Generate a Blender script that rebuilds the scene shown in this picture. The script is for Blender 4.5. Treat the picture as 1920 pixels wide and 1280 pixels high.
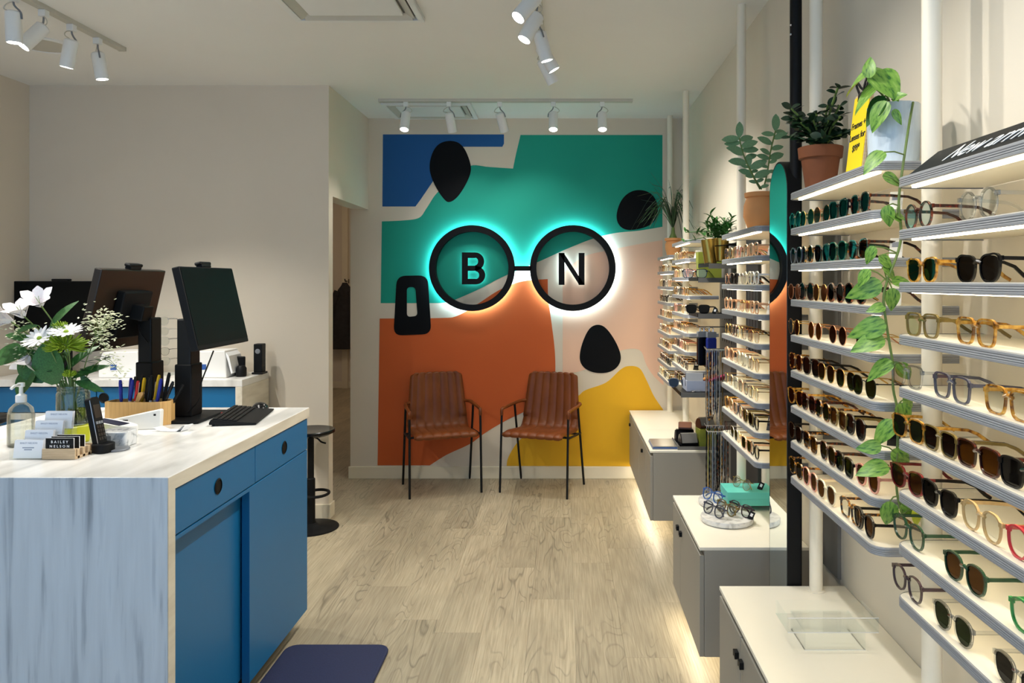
import bpy, bmesh, math, random
from mathutils import Vector, Matrix
random.seed(7)
R = math.radians
for o in list(bpy.data.objects):
    bpy.data.objects.remove(o)
SC = bpy.context.scene
COL = SC.collection

# ------------------------------------------------------------------ camera
CX, CY, F, EYE = 1056.0, 527.0, 1400.0, 1.5          # axis pixel, focal length in pixels (1920 x 1280), eye height
cam_d = bpy.data.cameras.new('camera')
cam = bpy.data.objects.new('camera', cam_d)
COL.objects.link(cam)
cam.location = (0, 0, EYE)
cam.rotation_euler = (R(90), 0, 0)
cam_d.sensor_width = 36
cam_d.lens = 36 * F / 1920
cam_d.shift_x = (960 - CX) / 1920
cam_d.shift_y = (CY - 640) / 1920
cam_d.clip_start = .05
SC.camera = cam

# ------------------------------------------------------------------ daylight from the shop front, exposure
W = bpy.data.worlds.new('daylight')
SC.world = W
W.use_nodes = True
W.node_tree.nodes['Background'].inputs[0].default_value = (.42, .66, 1.0, 1)
W.node_tree.nodes['Background'].inputs[1].default_value = 1.25
SC.view_settings.view_transform = 'Standard'
SC.view_settings.look = 'None'
SC.view_settings.gamma = 1
SC.view_settings.use_curve_mapping = False
SC.view_settings.exposure = 0.45
SPOT_W = 37.0
LED = 8.6
try:
    SC.cycles.use_denoising = True
    SC.cycles.use_adaptive_sampling = True
    SC.cycles.adaptive_threshold = .03
    SC.cycles.max_bounces = 7
    SC.cycles.transparent_max_bounces = 16
    SC.cycles.sample_clamp_indirect = 4
    SC.cycles.caustics_reflective = False
    SC.cycles.caustics_refractive = False
except Exception:
    pass

def at(x, y, Y):
    return Vector(((x - CX) * Y / F, Y, EYE - (y - CY) * Y / F))

# ------------------------------------------------------------------ materials
def lin(c):
    return tuple((v / 12.92 if v <= .04045 else ((v + .055) / 1.055) ** 2.4) for v in (x / 255 for x in c))
MATS = {}
def nodes(m):
    return m.node_tree.nodes, m.node_tree.links
def M(name, col, rough=.5, metal=0, var=.06, scale=8, stretch=(1, 1, 1), spec=.5, bump=0, coat=0, sub=0):
    if name in MATS:
        return MATS[name]
    m = bpy.data.materials.new(name)
    m.use_nodes = True
    n, l = nodes(m)
    p = n['Principled BSDF']
    p.inputs['Roughness'].default_value = rough
    p.inputs['Metallic'].default_value = metal
    p.inputs['Specular IOR Level'].default_value = spec
    p.inputs['Coat Weight'].default_value = coat
    c = lin(col)
    tc = n.new('ShaderNodeTexCoord'); mp = n.new('ShaderNodeMapping'); mp.inputs['Scale'].default_value = stretch
    nz = n.new('ShaderNodeTexNoise'); nz.inputs['Scale'].default_value = scale; nz.inputs['Detail'].default_value = 3
    rp = n.new('ShaderNodeValToRGB')
    rp.color_ramp.elements[0].position = .3; rp.color_ramp.elements[1].position = .7
    rp.color_ramp.elements[0].color = tuple(x * (1 - var) for x in c) + (1,)
    rp.color_ramp.elements[1].color = tuple(min(1, x * (1 + var)) for x in c) + (1,)
    l.new(tc.outputs['Object'], mp.inputs['Vector']); l.new(mp.outputs['Vector'], nz.inputs['Vector'])
    l.new(nz.outputs['Fac'], rp.inputs['Fac']); l.new(rp.outputs['Color'], p.inputs['Base Color'])
    if bump:
        b = n.new('ShaderNodeBump'); b.inputs['Strength'].default_value = bump; b.inputs['Distance'].default_value = .002
        l.new(nz.outputs['Fac'], b.inputs['Height']); l.new(b.outputs['Normal'], p.inputs['Normal'])
    if sub:
        p.inputs['Transmission Weight'].default_value = sub
    MATS[name] = m
    return m
def ramp_mat(name, stops, scale, stretch=(1, 1, 1), rough=.4, detail=4, dist=0, bump=0, coat=0, trans=0):
    m = M(name, (128, 128, 128), rough, coat=coat)
    n, l = nodes(m)
    nz = [x for x in n if x.type == 'TEX_NOISE'][0]; rp = [x for x in n if x.type == 'VALTORGB'][0]; mp = [x for x in n if x.type == 'MAPPING'][0]
    nz.inputs['Scale'].default_value = scale; nz.inputs['Detail'].default_value = detail; nz.inputs['Distortion'].default_value = dist
    mp.inputs['Scale'].default_value = stretch
    e = rp.color_ramp.elements
    while len(e) < len(stops):
        e.new(.5)
    for k, (pos, c) in enumerate(stops):
        e[k].position = pos; e[k].color = lin(c) + (1,)
    if trans:
        n['Principled BSDF'].inputs['Transmission Weight'].default_value = trans
    if bump:
        b = n.new('ShaderNodeBump'); b.inputs['Strength'].default_value = bump; b.inputs['Distance'].default_value = .002
        l.new(nz.outputs['Fac'], b.inputs['Height']); l.new(b.outputs['Normal'], n['Principled BSDF'].inputs['Normal'])
    return m
def emit(name, col, strength):
    m = bpy.data.materials.new(name); m.use_nodes = True
    n, l = nodes(m)
    n.remove(n['Principled BSDF'])
    e = n.new('ShaderNodeEmission'); e.inputs[0].default_value = tuple(col) + (1,); e.inputs[1].default_value = strength
    l.new(e.outputs[0], n['Material Output'].inputs[0])
    MATS[name] = m
    return m
def clear(name, tint, refl=.04, edge=.7, rough=.02):
    """thin clear plastic or glass: tinted see-through sheet with a Fresnel gloss"""
    m = bpy.data.materials.new(name); m.use_nodes = True
    n, l = nodes(m)
    n.remove(n['Principled BSDF'])
    t = n.new('ShaderNodeBsdfTransparent'); t.inputs[0].default_value = lin(tint) + (1,)
    g = n.new('ShaderNodeBsdfGlossy'); g.inputs['Roughness'].default_value = rough
    fr = n.new('ShaderNodeLayerWeight'); fr.inputs['Blend'].default_value = .25
    mr = n.new('ShaderNodeMapRange'); mr.inputs['To Min'].default_value = refl; mr.inputs['To Max'].default_value = edge
    mx = n.new('ShaderNodeMixShader')
    l.new(fr.outputs['Fresnel'], mr.inputs['Value']); l.new(mr.outputs[0], mx.inputs[0])
    l.new(t.outputs[0], mx.inputs[1]); l.new(g.outputs[0], mx.inputs[2]); l.new(mx.outputs[0], n['Material Output'].inputs[0])
    MATS[name] = m
    return m

M('wall', (222, 211, 194), .85, var=.015, scale=3)
M('wall_panel', (226, 217, 200), .7, var=.015, scale=3)
M('ceiling', (238, 238, 236), .9, var=.012, scale=2)
M('trim', (232, 222, 198), .6, var=.015)
M('white_metal', (236, 238, 238), .4, var=.01)
M('rail', (198, 196, 186), .45, var=.02)
M('pole', (240, 232, 214), .45, var=.01)
M('black', (10, 11, 13), .5, var=.1, spec=.25)
M('black_gloss', (8, 9, 12), .25, var=.1, spec=.35)
M('black_satin', (11, 12, 14), .55, var=.1, spec=.22)
M('black_metal', (10, 11, 13), .5, 0, var=.05, spec=.3)
M('screen', (9, 11, 12), .45, var=.1, spec=.1)
M('monitor_back', (34, 26, 20), .35, var=.08)
M('blue', (14, 104, 158), .42, var=.02, scale=2)
M('navy_mat', (28, 38, 76), .75, var=.1, scale=160, bump=.3)
M('cab', (160, 155, 144), .5, var=.012, scale=2)
M('shelf_top', (244, 238, 222), .45, var=.01)
M('shelf_edge', (150, 152, 156), .45, var=.1, scale=6, stretch=(1, 1, 120))
M('acoustic_grey', (112, 110, 106), .7, var=.05)
M('pegboard', (40, 40, 42), .6, var=.05)
M('white', (240, 240, 238), .5, var=.01)
M('white_paper', (246, 247, 250), .7, var=.01)
M('lilac_box', (190, 196, 214), .6, var=.03)
M('green_box', (138, 146, 48), .5, var=.03)
M('teal_box', (100, 206, 192), .5, var=.02)
M('yellow', (248, 218, 14), .6, var=.02)
M('yellow_green', (204, 208, 40), .4, var=.04)
M('brass', (176, 146, 72), .28, 1, var=.12, scale=4, stretch=(12, 12, 1))
M('chrome', (200, 200, 205), .2, 1, var=.02)
M('silver', (196, 198, 202), .28, 1, var=.03)
M('gold', (214, 178, 110), .25, 1, var=.04)
M('rose_gold', (206, 150, 120), .28, 1, var=.04)
M('terracotta', (122, 70, 40), .8, var=.12, scale=14, bump=.15)
M('terracotta_pale', (226, 158, 98), .75, var=.06, scale=9)
M('soil', (52, 38, 28), .95, var=.4, scale=60)
M('pot_white', (206, 220, 232), .35, var=.05, scale=20, stretch=(6, 6, 1), bump=.5)
M('leather_dark', (90, 48, 32), .45, var=.1)
M('coat', (46, 44, 46), .9, var=.2, scale=20)
M('navy', (18, 24, 52), .5, var=.08)
M('royal', (24, 40, 130), .5, var=.06)
M('pink_paper', (226, 84, 126), .6, var=.03)
M('orange_paper', (226, 160, 82), .6, var=.03)
M('red', (196, 34, 34), .5, var=.05)
M('pen_blue', (26, 42, 160), .3, var=.05)
M('pen_yellow', (240, 196, 22), .35, var=.05)
M('pen_white', (238, 238, 238), .35, var=.02)
M('grey_plastic', (126, 130, 136), .45, var=.05)
M('text_white', (250, 250, 250), .6, var=0)
M('text_dark', (30, 30, 22), .6, var=0)
M('text_grey', (150, 158, 176), .7, var=0)
M('mur_blue', (8, 84, 150), .75, var=.03, scale=2)
M('mur_teal', (0, 152, 132), .75, var=.03, scale=2)
M('mur_orange', (204, 94, 38), .75, var=.03, scale=2)
M('mur_pink', (240, 198, 172), .75, var=.02, scale=2)
M('mur_yellow', (232, 178, 26), .75, var=.03, scale=2)
M('mur_black', (9, 11, 15), .7, var=.05, scale=2, spec=.15)
# leather, bamboo, marble, laminate
ramp_mat('leather', [(.2, (98, 50, 18)), (.5, (114, 58, 22)), (.8, (128, 68, 28))], 5, rough=.38)
MATS['leather'].node_tree.nodes['Principled BSDF'].inputs['Specular IOR Level'].default_value = .32
ramp_mat('bamboo', [(.3, (196, 150, 88)), (.5, (222, 180, 116)), (.7, (206, 160, 98))], 9, (30, 30, .6), .45)
ramp_mat('pale_wood', [(.3, (196, 168, 132)), (.7, (216, 190, 154))], 9, (2, 20, 20), .5)
ramp_mat('marble', [(.35, (200, 198, 194)), (.5, (236, 234, 230)), (1, (246, 245, 242))], 14, rough=.25, dist=2)
ramp_mat('marble_grey', [(.35, (150, 156, 162)), (.5, (222, 224, 226)), (1, (240, 240, 240))], 20, rough=.25, dist=2)
ramp_mat('laminate_front', [(.26, (128, 134, 140)), (.36, (186, 190, 194)), (.45, (218, 221, 223)), (.6, (226, 229, 231)), (.72, (204, 208, 212))], 5.5, (5.0, 5.0, .34), .5, detail=10, dist=.25)
ramp_mat('laminate_top', [(.3, (176, 175, 172)), (.42, (220, 219, 215)), (.55, (238, 237, 234)), (.72, (212, 211, 206))], 3.0, (2.6, .5, 1), .28, detail=6, dist=.5)
ramp_mat('laminate_edge', [(.3, (206, 198, 180)), (.6, (226, 219, 203))], 4, (6, 1, 6), .4)
[x for x in MATS['laminate_front'].node_tree.nodes if x.type == 'MAPPING'][0].inputs['Rotation'].default_value = (0, R(5), 0)   # laminate tilt
# frames
M('f_black', (6, 6, 8), .2, var=.05, spec=.4)
ramp_mat('f_tort', [(.40, (24, 14, 10)), (.5, (58, 30, 14)), (.58, (178, 116, 40)), (.7, (206, 150, 62))], 90, rough=.16, detail=2, coat=.4)
ramp_mat('f_dtort', [(.42, (20, 12, 9)), (.55, (66, 28, 14)), (.68, (140, 66, 26))], 80, rough=.16, detail=2, coat=.4)
ramp_mat('f_honey', [(.34, (96, 54, 12)), (.5, (176, 120, 34)), (.7, (222, 176, 84))], 70, rough=.16, detail=2, coat=.4)
ramp_mat('f_red', [(.38, (26, 7, 5)), (.55, (66, 17, 10)), (.72, (126, 46, 20))], 80, rough=.16, detail=2, coat=.4)
M('f_wine', (112, 26, 30), .16, var=.25, scale=50, coat=.4)
M('f_crimson', (196, 40, 58), .16, var=.15, scale=40, coat=.4)
M('f_green', (24, 66, 44), .16, var=.25, scale=50, coat=.4)
M('f_bgreen', (40, 140, 70), .16, var=.2, scale=50, coat=.4)
M('f_olive', (118, 100, 52), .16, var=.2, scale=40, coat=.4)
M('f_beige', (196, 166, 116), .16, var=.15, scale=40, coat=.4)
M('f_pink', (222, 152, 132), .16, var=.1, scale=40, coat=.4)
M('f_peach', (230, 178, 138), .2, var=.1, scale=40, coat=.4)
M('f_cream', (232, 220, 190), .16, var=.06, scale=40, coat=.4)
M('f_blue', (54, 96, 170), .16, var=.2, scale=40, coat=.4)
M('f_grey', (74, 76, 90), .16, var=.3, scale=30, coat=.4)
M('f_plum', (54, 36, 50), .16, var=.2, scale=40, coat=.4)
M('f_white', (232, 232, 230), .25, var=.03, coat=.4)
clear('f_clear', (246, 248, 250), .12, .8, .05)
clear('l_clear', (246, 248, 247), .04, .3)
clear('l_dark', (84, 85, 90), .035, .12)
clear('l_green', (84, 100, 72), .035, .12)
clear('l_brown', (136, 110, 70), .035, .12)
clear('acrylic', (254, 255, 255), .015, .16)
clear('jar_glass', (228, 238, 232), .07, .75)
clear('water', (176, 178, 96), .05, .4)
clear('soap', (236, 236, 230), .06, .7)
M('leaf_jade', (22, 48, 28), .35, var=.35, scale=20)
ramp_mat('leaf_pothos', [(.36, (44, 96, 40)), (.48, (112, 158, 60)), (.62, (132, 172, 74)), (.8, (170, 198, 108))], 3.2, (1, 3, 1), rough=.4, detail=4)
M('leaf_lime', (206, 218, 60), .4, var=.12)
M('leaf_green', (46, 96, 40), .45, var=.3, scale=20)
M('leaf_grey', (118, 156, 112), .5, var=.2, scale=20)
M('leaf_bush', (52, 104, 44), .45, var=.3, scale=30)
M('leaf_dark', (38, 66, 34), .5, var=.3, scale=20)
M('stem', (104, 128, 60), .5, var=.2)
M('petal_white', (248, 246, 244), .6, var=.02)
ramp_mat('petal_lily', [(.3, (250, 248, 247)), (.62, (247, 238, 240)), (.8, (222, 168, 190))], 16, rough=.6)
M('mum', (150, 178, 44), .6, var=.2, scale=40)
M('wax', (214, 218, 186), .6, var=.15, scale=60)
emit('led', (1.0, .87, .62), LED)
emit('led_under', (1.0, .88, .66), 14.0)
emit('lamp_on', (1.0, .95, .86), 28.0)
emit('halo', (.60, .90, 1.0), 30.0)
emit('halo_soft', (.66, .93, 1.0), 7.0)
mm = bpy.data.materials.new('mirror_glass'); mm.use_nodes = True
mm.node_tree.nodes['Principled BSDF'].inputs['Metallic'].default_value = 1
mm.node_tree.nodes['Principled BSDF'].inputs['Roughness'].default_value = .01
mm.node_tree.nodes['Principled BSDF'].inputs['Base Color'].default_value = (.82, .88, .86, 1)
MATS['mirror'] = mm

def floor_mat():
    m = bpy.data.materials.new('oak_plank'); m.use_nodes = True
    n, l = nodes(m); p = n['Principled BSDF']; p.inputs['Roughness'].default_value = .42
    tc = n.new('ShaderNodeTexCoord'); oi = n.new('ShaderNodeObjectInfo')
    off = n.new('ShaderNodeVectorMath'); off.operation = 'SCALE'; off.inputs['Scale'].default_value = 37
    cb = n.new('ShaderNodeCombineXYZ')
    for k in range(3): l.new(oi.outputs['Random'], cb.inputs[k])
    l.new(cb.outputs[0], off.inputs[0])
    add = n.new('ShaderNodeVectorMath'); l.new(tc.outputs['Object'], add.inputs[0]); l.new(off.outputs[0], add.inputs[1])
    def noise(st, sc, det, dist=0):
        mp = n.new('ShaderNodeMapping'); mp.inputs['Scale'].default_value = st; l.new(add.outputs[0], mp.inputs['Vector'])
        z = n.new('ShaderNodeTexNoise'); z.inputs['Scale'].default_value = sc; z.inputs['Detail'].default_value = det; z.inputs['Distortion'].default_value = dist
        l.new(mp.outputs[0], z.inputs['Vector']); return z
    big = noise((8.5, 1.5, 1), 1.0, 1.6, .35)      # contour lines of this make the cathedral grain
    mul = n.new('ShaderNodeMath'); mul.operation = 'MULTIPLY'; mul.inputs[1].default_value = 13; l.new(big.outputs['Fac'], mul.inputs[0])
    fr = n.new('ShaderNodeMath'); fr.operation = 'FRACT'; l.new(mul.outputs[0], fr.inputs[0])
    r1 = n.new('ShaderNodeValToRGB')
    e = r1.color_ramp.elements; e[0].position = 0; e[0].color = (.25, .25, .25, 1); e[1].position = .16; e[1].color = (1, 1, 1, 1)
    x = e.new(.88); x.color = (.9, .9, .9, 1); x = e.new(1.0); x.color = (.25, .25, .25, 1)
    l.new(fr.outputs[0], r1.inputs[0])
    mask = noise((3.2, .9, 1), 1.0, 2)
    mr = n.new('ShaderNodeMapRange'); mr.inputs['From Min'].default_value = .42; mr.inputs['From Max'].default_value = .62; mr.inputs['To Max'].default_value = .6; l.new(mask.outputs['Fac'], mr.inputs['Value'])
    fine = noise((150, 5, 1), 1.0, 3)
    r2 = n.new('ShaderNodeValToRGB'); e = r2.color_ramp.elements
    e[0].position = .3; e[0].color = lin((160, 147, 122)) + (1,); e[1].position = .72; e[1].color = lin((190, 178, 152)) + (1,)
    l.new(fine.outputs['Fac'], r2.inputs[0])
    dk = n.new('ShaderNodeMix'); dk.data_type = 'RGBA'; dk.blend_type = 'MULTIPLY'
    l.new(mr.outputs[0], dk.inputs['Factor']); l.new(r2.outputs[0], dk.inputs['A']); l.new(r1.outputs[0], dk.inputs['B'])
    tone = n.new('ShaderNodeMapRange'); tone.inputs['To Min'].default_value = .84; tone.inputs['To Max'].default_value = 1.1; l.new(oi.outputs['Random'], tone.inputs['Value'])
    blot = noise((4, 1.2, 1), 1.6, 3)
    tb = n.new('ShaderNodeMapRange'); tb.inputs['From Min'].default_value = .3; tb.inputs['From Max'].default_value = .7; tb.inputs['To Min'].default_value = .86; tb.inputs['To Max'].default_value = 1.08; l.new(blot.outputs['Fac'], tb.inputs['Value'])
    tm = n.new('ShaderNodeMath'); tm.operation = 'MULTIPLY'; l.new(tone.outputs[0], tm.inputs[0]); l.new(tb.outputs[0], tm.inputs[1])
    hv = n.new('ShaderNodeVectorMath'); hv.operation = 'SCALE'; l.new(dk.outputs['Result'], hv.inputs[0]); l.new(tm.outputs[0], hv.inputs['Scale'])
    l.new(hv.outputs[0], p.inputs['Base Color'])
    MATS['oak'] = m
floor_mat()

# ------------------------------------------------------------------ mesh building
class MB:
    def __init__(s):
        s.v = []; s.f = []
    def add(s, vs, fs):
        b = len(s.v); s.v += [tuple(x) for x in vs]; s.f += [tuple(i + b for i in q) for q in fs]; return s
    def box(s, x0, x1, y0, y1, z0, z1, mtx=None):
        vs = [Vector((x, y, z)) for z in (z0, z1) for y in (y0, y1) for x in (x0, x1)]
        if mtx is not None: vs = [mtx @ q for q in vs]
        return s.add(vs, [(0, 2, 3, 1), (4, 5, 7, 6), (0, 1, 5, 4), (2, 6, 7, 3), (0, 4, 6, 2), (1, 3, 7, 5)])
    def prism(s, pts, fn, a, b):
        """closed polygon pts (2-D) swept from a to b; fn(u, v, w) -> point"""
        n = len(pts)
        vs = [fn(u, v, a) for u, v in pts] + [fn(u, v, b) for u, v in pts]
        return s.add(vs, [tuple(range(n - 1, -1, -1)), tuple(range(n, 2 * n))] + [(i, (i + 1) % n, n + (i + 1) % n, n + i) for i in range(n)])
    def tube(s, pts, rad, n=8, cap=True, flat=1.0):
        pts = [Vector(p) for p in pts]; rs = rad if isinstance(rad, (list, tuple)) else [rad] * len(pts)
        b = len(s.v); up = None
        for i, p in enumerate(pts):
            d = (pts[min(i + 1, len(pts) - 1)] - pts[max(i - 1, 0)]).normalized()
            if up is None:
                up = Vector((0, 0, 1)) if abs(d.z) < .9 else Vector((1, 0, 0))
            a = d.cross(up)
            if a.length < 1e-6: a = d.orthogonal()
            a.normalize(); c = a.cross(d).normalized(); up = c
            for k in range(n):
                t = 2 * math.pi * k / n
                s.v.append(tuple(p + a * (math.cos(t) * rs[i]) + c * (math.sin(t) * rs[i] * flat)))
        m = len(pts)
        for i in range(m - 1):
            for k in range(n):
                s.f.append((b + i * n + k, b + i * n + (k + 1) % n, b + (i + 1) * n + (k + 1) % n, b + (i + 1) * n + k))
        if cap:
            s.f.append(tuple(b + k for k in range(n - 1, -1, -1))); s.f.append(tuple(b + (m - 1) * n + k for k in range(n)))
        return s
    def lathe(s, prof, n=28, c=(0, 0, 0), sx=1, sy=1):
        b = len(s.v)
        for r, z in prof:
            for k in range(n):
                t = 2 * math.pi * k / n
                s.v.append((c[0] + sx * r * math.cos(t), c[1] + sy * r * math.sin(t), c[2] + z))
        for i in range(len(prof) - 1):
            for k in range(n):
                s.f.append((b + i * n + k, b + i * n + (k + 1) % n, b + (i + 1) * n + (k + 1) % n, b + (i + 1) * n + k))
        if prof[0][0] > 1e-5: s.f.append(tuple(b + k for k in range(n - 1, -1, -1)))
        if prof[-1][0] > 1e-5: s.f.append(tuple(b + (len(prof) - 1) * n + k for k in range(n)))
        return s
    def ball(s, c, r, n=10, sz=1):
        pr = [(max(1e-6, r * math.sin(math.pi * k / 7)), -r * sz * math.cos(math.pi * k / 7)) for k in range(8)]
        return s.lathe(pr, n, c)
    def mesh(s, name):
        me = bpy.data.meshes.new(name); me.from_pydata([tuple(x) for x in s.v], [], s.f)
        bm = bmesh.new(); bm.from_mesh(me); bmesh.ops.remove_doubles(bm, verts=bm.verts, dist=1e-6); bmesh.ops.recalc_face_normals(bm, faces=bm.faces); bm.to_mesh(me); bm.free()
        return me
    def build(s, name, mat, parent=None, smooth=False, bevel=0, loc=None, seg=2):
        return obj(name, s.mesh(name), mat, parent, smooth, bevel, loc, seg)
def obj(name, me, mat, parent=None, smooth=False, bevel=0, loc=None, seg=2):
    o = bpy.data.objects.new(name, me); COL.objects.link(o)
    if mat is not None:
        m = MATS[mat] if isinstance(mat, str) else mat
        if len(me.materials) == 0:
            me.materials.append(m)
        else:
            o.material_slots[0].link = 'OBJECT'; o.material_slots[0].material = m
    if smooth:
        me.polygons.foreach_set('use_smooth', [True] * len(me.polygons))
        try: me.set_sharp_from_angle(angle=R(40))
        except Exception: pass
    if bevel:
        b = o.modifiers.new('bevel', 'BEVEL'); b.width = bevel; b.segments = seg; b.limit_method = 'ANGLE'; b.angle_limit = R(35)
    if parent is not None: o.parent = parent
    if loc is not None: o.location = loc
    return o
def thing(name, label, cat, loc=(0, 0, 0), rz=0, group=None):
    o = bpy.data.objects.new(name, None); COL.objects.link(o)
    o.empty_display_size = .05; o.location = loc; o.rotation_euler = (0, 0, rz)
    return tag(o, label, cat, group)
def tag(o, label, cat, group=None):
    o['label'] = label; o['category'] = cat
    if group: o['group'] = group
    return o
def struct(o, kind='structure'):
    o['kind'] = kind; return o
def smooth_poly(pts, it=3):
    for _ in range(it):
        q = []
        for i in range(len(pts)):
            a = pts[i]; b = pts[(i + 1) % len(pts)]
            q += [(a[0] * .75 + b[0] * .25, a[1] * .75 + b[1] * .25), (a[0] * .25 + b[0] * .75, a[1] * .25 + b[1] * .75)]
        pts = q
    return pts
def smooth_line(pts, it=2):
    pts = [Vector(p) for p in pts]
    for _ in range(it):
        q = [pts[0]]
        for a, b in zip(pts, pts[1:]): q += [a * .75 + b * .25, a * .25 + b * .75]
        q.append(pts[-1]); pts = q
    return pts
def rrect(w, h, r, n=5):
    out = []
    for cx, cy, a0 in ((w / 2 - r, h / 2 - r, 0), (-w / 2 + r, h / 2 - r, 90), (-w / 2 + r, -h / 2 + r, 180), (w / 2 - r, -h / 2 + r, 270)):
        for k in range(n + 1):
            t = R(a0 + 90 * k / n); out.append((cx + r * math.cos(t), cy + r * math.sin(t)))
    return out
XZ = lambda u, v, w: Vector((u, w, v))
YZ = lambda u, v, w: Vector((w, u, v))
XY = lambda u, v, w: Vector((u, v, w))
def text_obj(s, size, mat, parent, pos, right, up, name='lettering', shear=0, bold=0, extrude=.0005, align='LEFT', spacing=1.0, sx=1.0):
    cu = bpy.data.curves.new('t', 'FONT'); cu.body = s; cu.size = size; cu.extrude = extrude; cu.shear = shear; cu.offset = bold; cu.align_x = align; cu.space_character = spacing; cu.resolution_u = 3
    to = bpy.data.objects.new('t', cu); COL.objects.link(to)
    bpy.context.view_layer.update()
    me = bpy.data.meshes.new_from_object(to); bpy.data.objects.remove(to)
    me.materials.clear()
    o = obj(name, me, mat, parent)
    r = Vector(right).normalized(); u = Vector(up).normalized(); nn = r.cross(u)
    mt = Matrix((r, u, nn)).transposed().to_4x4(); mt.translation = Vector(pos)
    o.matrix_local = mt @ Matrix.Diagonal((sx, 1, 1, 1))
    return o
ORD = ['first', 'second', 'third', 'fourth', 'fifth', 'sixth', 'seventh', 'eighth', 'ninth', 'tenth', 'eleventh', 'twelfth', 'thirteenth', 'fourteenth', 'fifteenth', 'sixteenth', 'seventeenth', 'eighteenth', 'nineteenth', 'twentieth']

# ================================================================== THE SHOP
CEIL, YB, YW = 2.738, 5.683, 4.723        # ceiling height, mural wall, cream wall
XL, XS, XR = -3.377, -1.483, .905         # left wall, doorway wall, display wall
Y0 = -1.6                                 # open shop front behind the camera
CABZ = .522

# floor base and planks
fl = struct(MB().box(-4.2, 1.3, Y0, 10.7, -.12, -.012).build('floor', 'oak'))
pm = MB().box(-.0997, .0997, -.6097, .6097, -.012, 0).mesh('plank')
pm.materials.append(MATS['oak'])
n_rows = 23
for i in range(n_rows):
    x = -3.55 + .2 * i + .1
    y = -.2 - random.random() * 1.22
    while y < 10.6:
        yc = y + .61
        if (yc > 1.4 and yc < 6.35 and x > -2.2 and x < 1.05) or (x < -1.2 and yc > 4.4 and x > -3.5):
            o = bpy.data.objects.new('plank', pm); COL.objects.link(o); o.parent = fl; o.location = (x, yc, 0)
        y += 1.22

struct(MB().box(-3.6, 1.05, Y0, YB + .12, CEIL, CEIL + .1).build('ceiling', 'ceiling'))
struct(MB().box(XL - .12, XL, Y0, YW + .12, 0, CEIL).build('wall_left', 'wall'))
struct(MB().box(XL, XS, YW, 4.806, 0, CEIL).build('wall_partition', 'wall'))
# doorway wall: short return and header over the opening
dw = MB().box(XS - .12, XS, 4.806, YB, 2.045, CEIL)
struct(dw.build('wall_doorway', 'wall'))
struct(MB().box(-1.62, 1.05, YB, YB + .12, 0, CEIL).build('wall_back', 'wall'))
wr = struct(MB().box(XR, XR + .12, Y0, YB, 0, CEIL).build('wall_right', 'wall_panel'))
# corridor beyond the doorway
struct(MB().box(-3.8, -1.4, 10.5, 10.6, 0, 2.6).build('wall_corridor_end', 'wall'))
struct(MB().box(-3.8, -3.7, YW + .12, 10.5, 0, 2.6).build('wall_corridor_left', 'wall'))
struct(MB().box(-1.62, -1.52, YB + .12, 10.5, 0, 2.6).build('wall_corridor_right', 'wall'))
struct(MB().box(-3.8, XS - .12, YW + .12, 10.6, 2.6, 2.66).build('ceiling_corridor', 'ceiling'))
struct(MB().box(-3.10, -3.02, 10.46, 10.5, 0, 2.6).build('trim_1', 'trim'))
# baseboards
def base(name, x0, x1, y0, y1):
    struct(MB().box(x0, x1, y0, y1, 0, .092).build(name, 'trim', bevel=.003))
base('baseboard_back', -1.632, .9, YB - .013, YB)
base('baseboard_partition', XL, XS, YW - .013, YW)
base('baseboard_doorway', XS, XS + .013, YW - .013, 4.806)
base('baseboard_left', XL, XL + .013, Y0, YW - .013)
base('baseboard_corridor', -3.7, -1.62, 10.487, 10.5)

# ceiling things
def cassette(x0, x1, y0, y1, label):
    t = thing('ceiling_air_unit', label, 'air vent', ((x0 + x1) / 2, (y0 + y1) / 2, CEIL))
    w, d = (x1 - x0) / 2, (y1 - y0) / 2
    f = MB()
    b = .085
    f.box(-w, w, -d, -d + .03, -.022, 0).box(-w, w, d - .03, d, -.022, 0).box(-w, -w + .03, -d + .03, d - .03, -.022, 0).box(w - .03, w, -d + .03, d - .03, -.022, 0)
    f.build('frame', 'white_metal', t, bevel=.003)
    MB().box(-w + b, w - b, -d + b, d - b, -.02, -.004).build('panel', 'white_metal', t, bevel=.004)
    for s in (-1, 1):
        m = Matrix.Translation((s * (w - .056), 0, -.012)) @ Matrix.Rotation(R(28 * s), 4, 'Y')
        MB().box(-.022, .022, -d + .05, d - .05, -.002, .002, m).build('louvre', 'rail', t)
        m = Matrix.Translation((0, s * (d - .056), -.012)) @ Matrix.Rotation(R(-28 * s), 4, 'X')
        MB().box(-w + .05, w - .05, -.022, .022, -.002, .002, m).build('louvre', 'rail', t)
    MB().box(-w + .03, w - .03, -d + .03, d - .03, -.002, -.001).build('duct', 'acoustic_grey', t)
cassette(-1.25, -.65, 2.92, 3.516, 'large square white air vent in the ceiling between the two long light tracks')
cassette(-1.26, -.64, 5.15, 5.62, 'smaller white air vent in ceiling directly above the blue mural corner')
t = thing('ceiling_speaker', 'flat round white speaker grille in the ceiling beside the left light track', 'speaker', (-2.72, 3.9, CEIL))
MB().lathe([(.142, 0), (.142, -.006), (.128, -.011), (.126, -.006), (.12, -.005)], 40).build('rim', 'white_metal', t, True)
MB().lathe([(.121, -.004), (.121, -.008)], 40).build('grille', 'rail', t, True)

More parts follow.
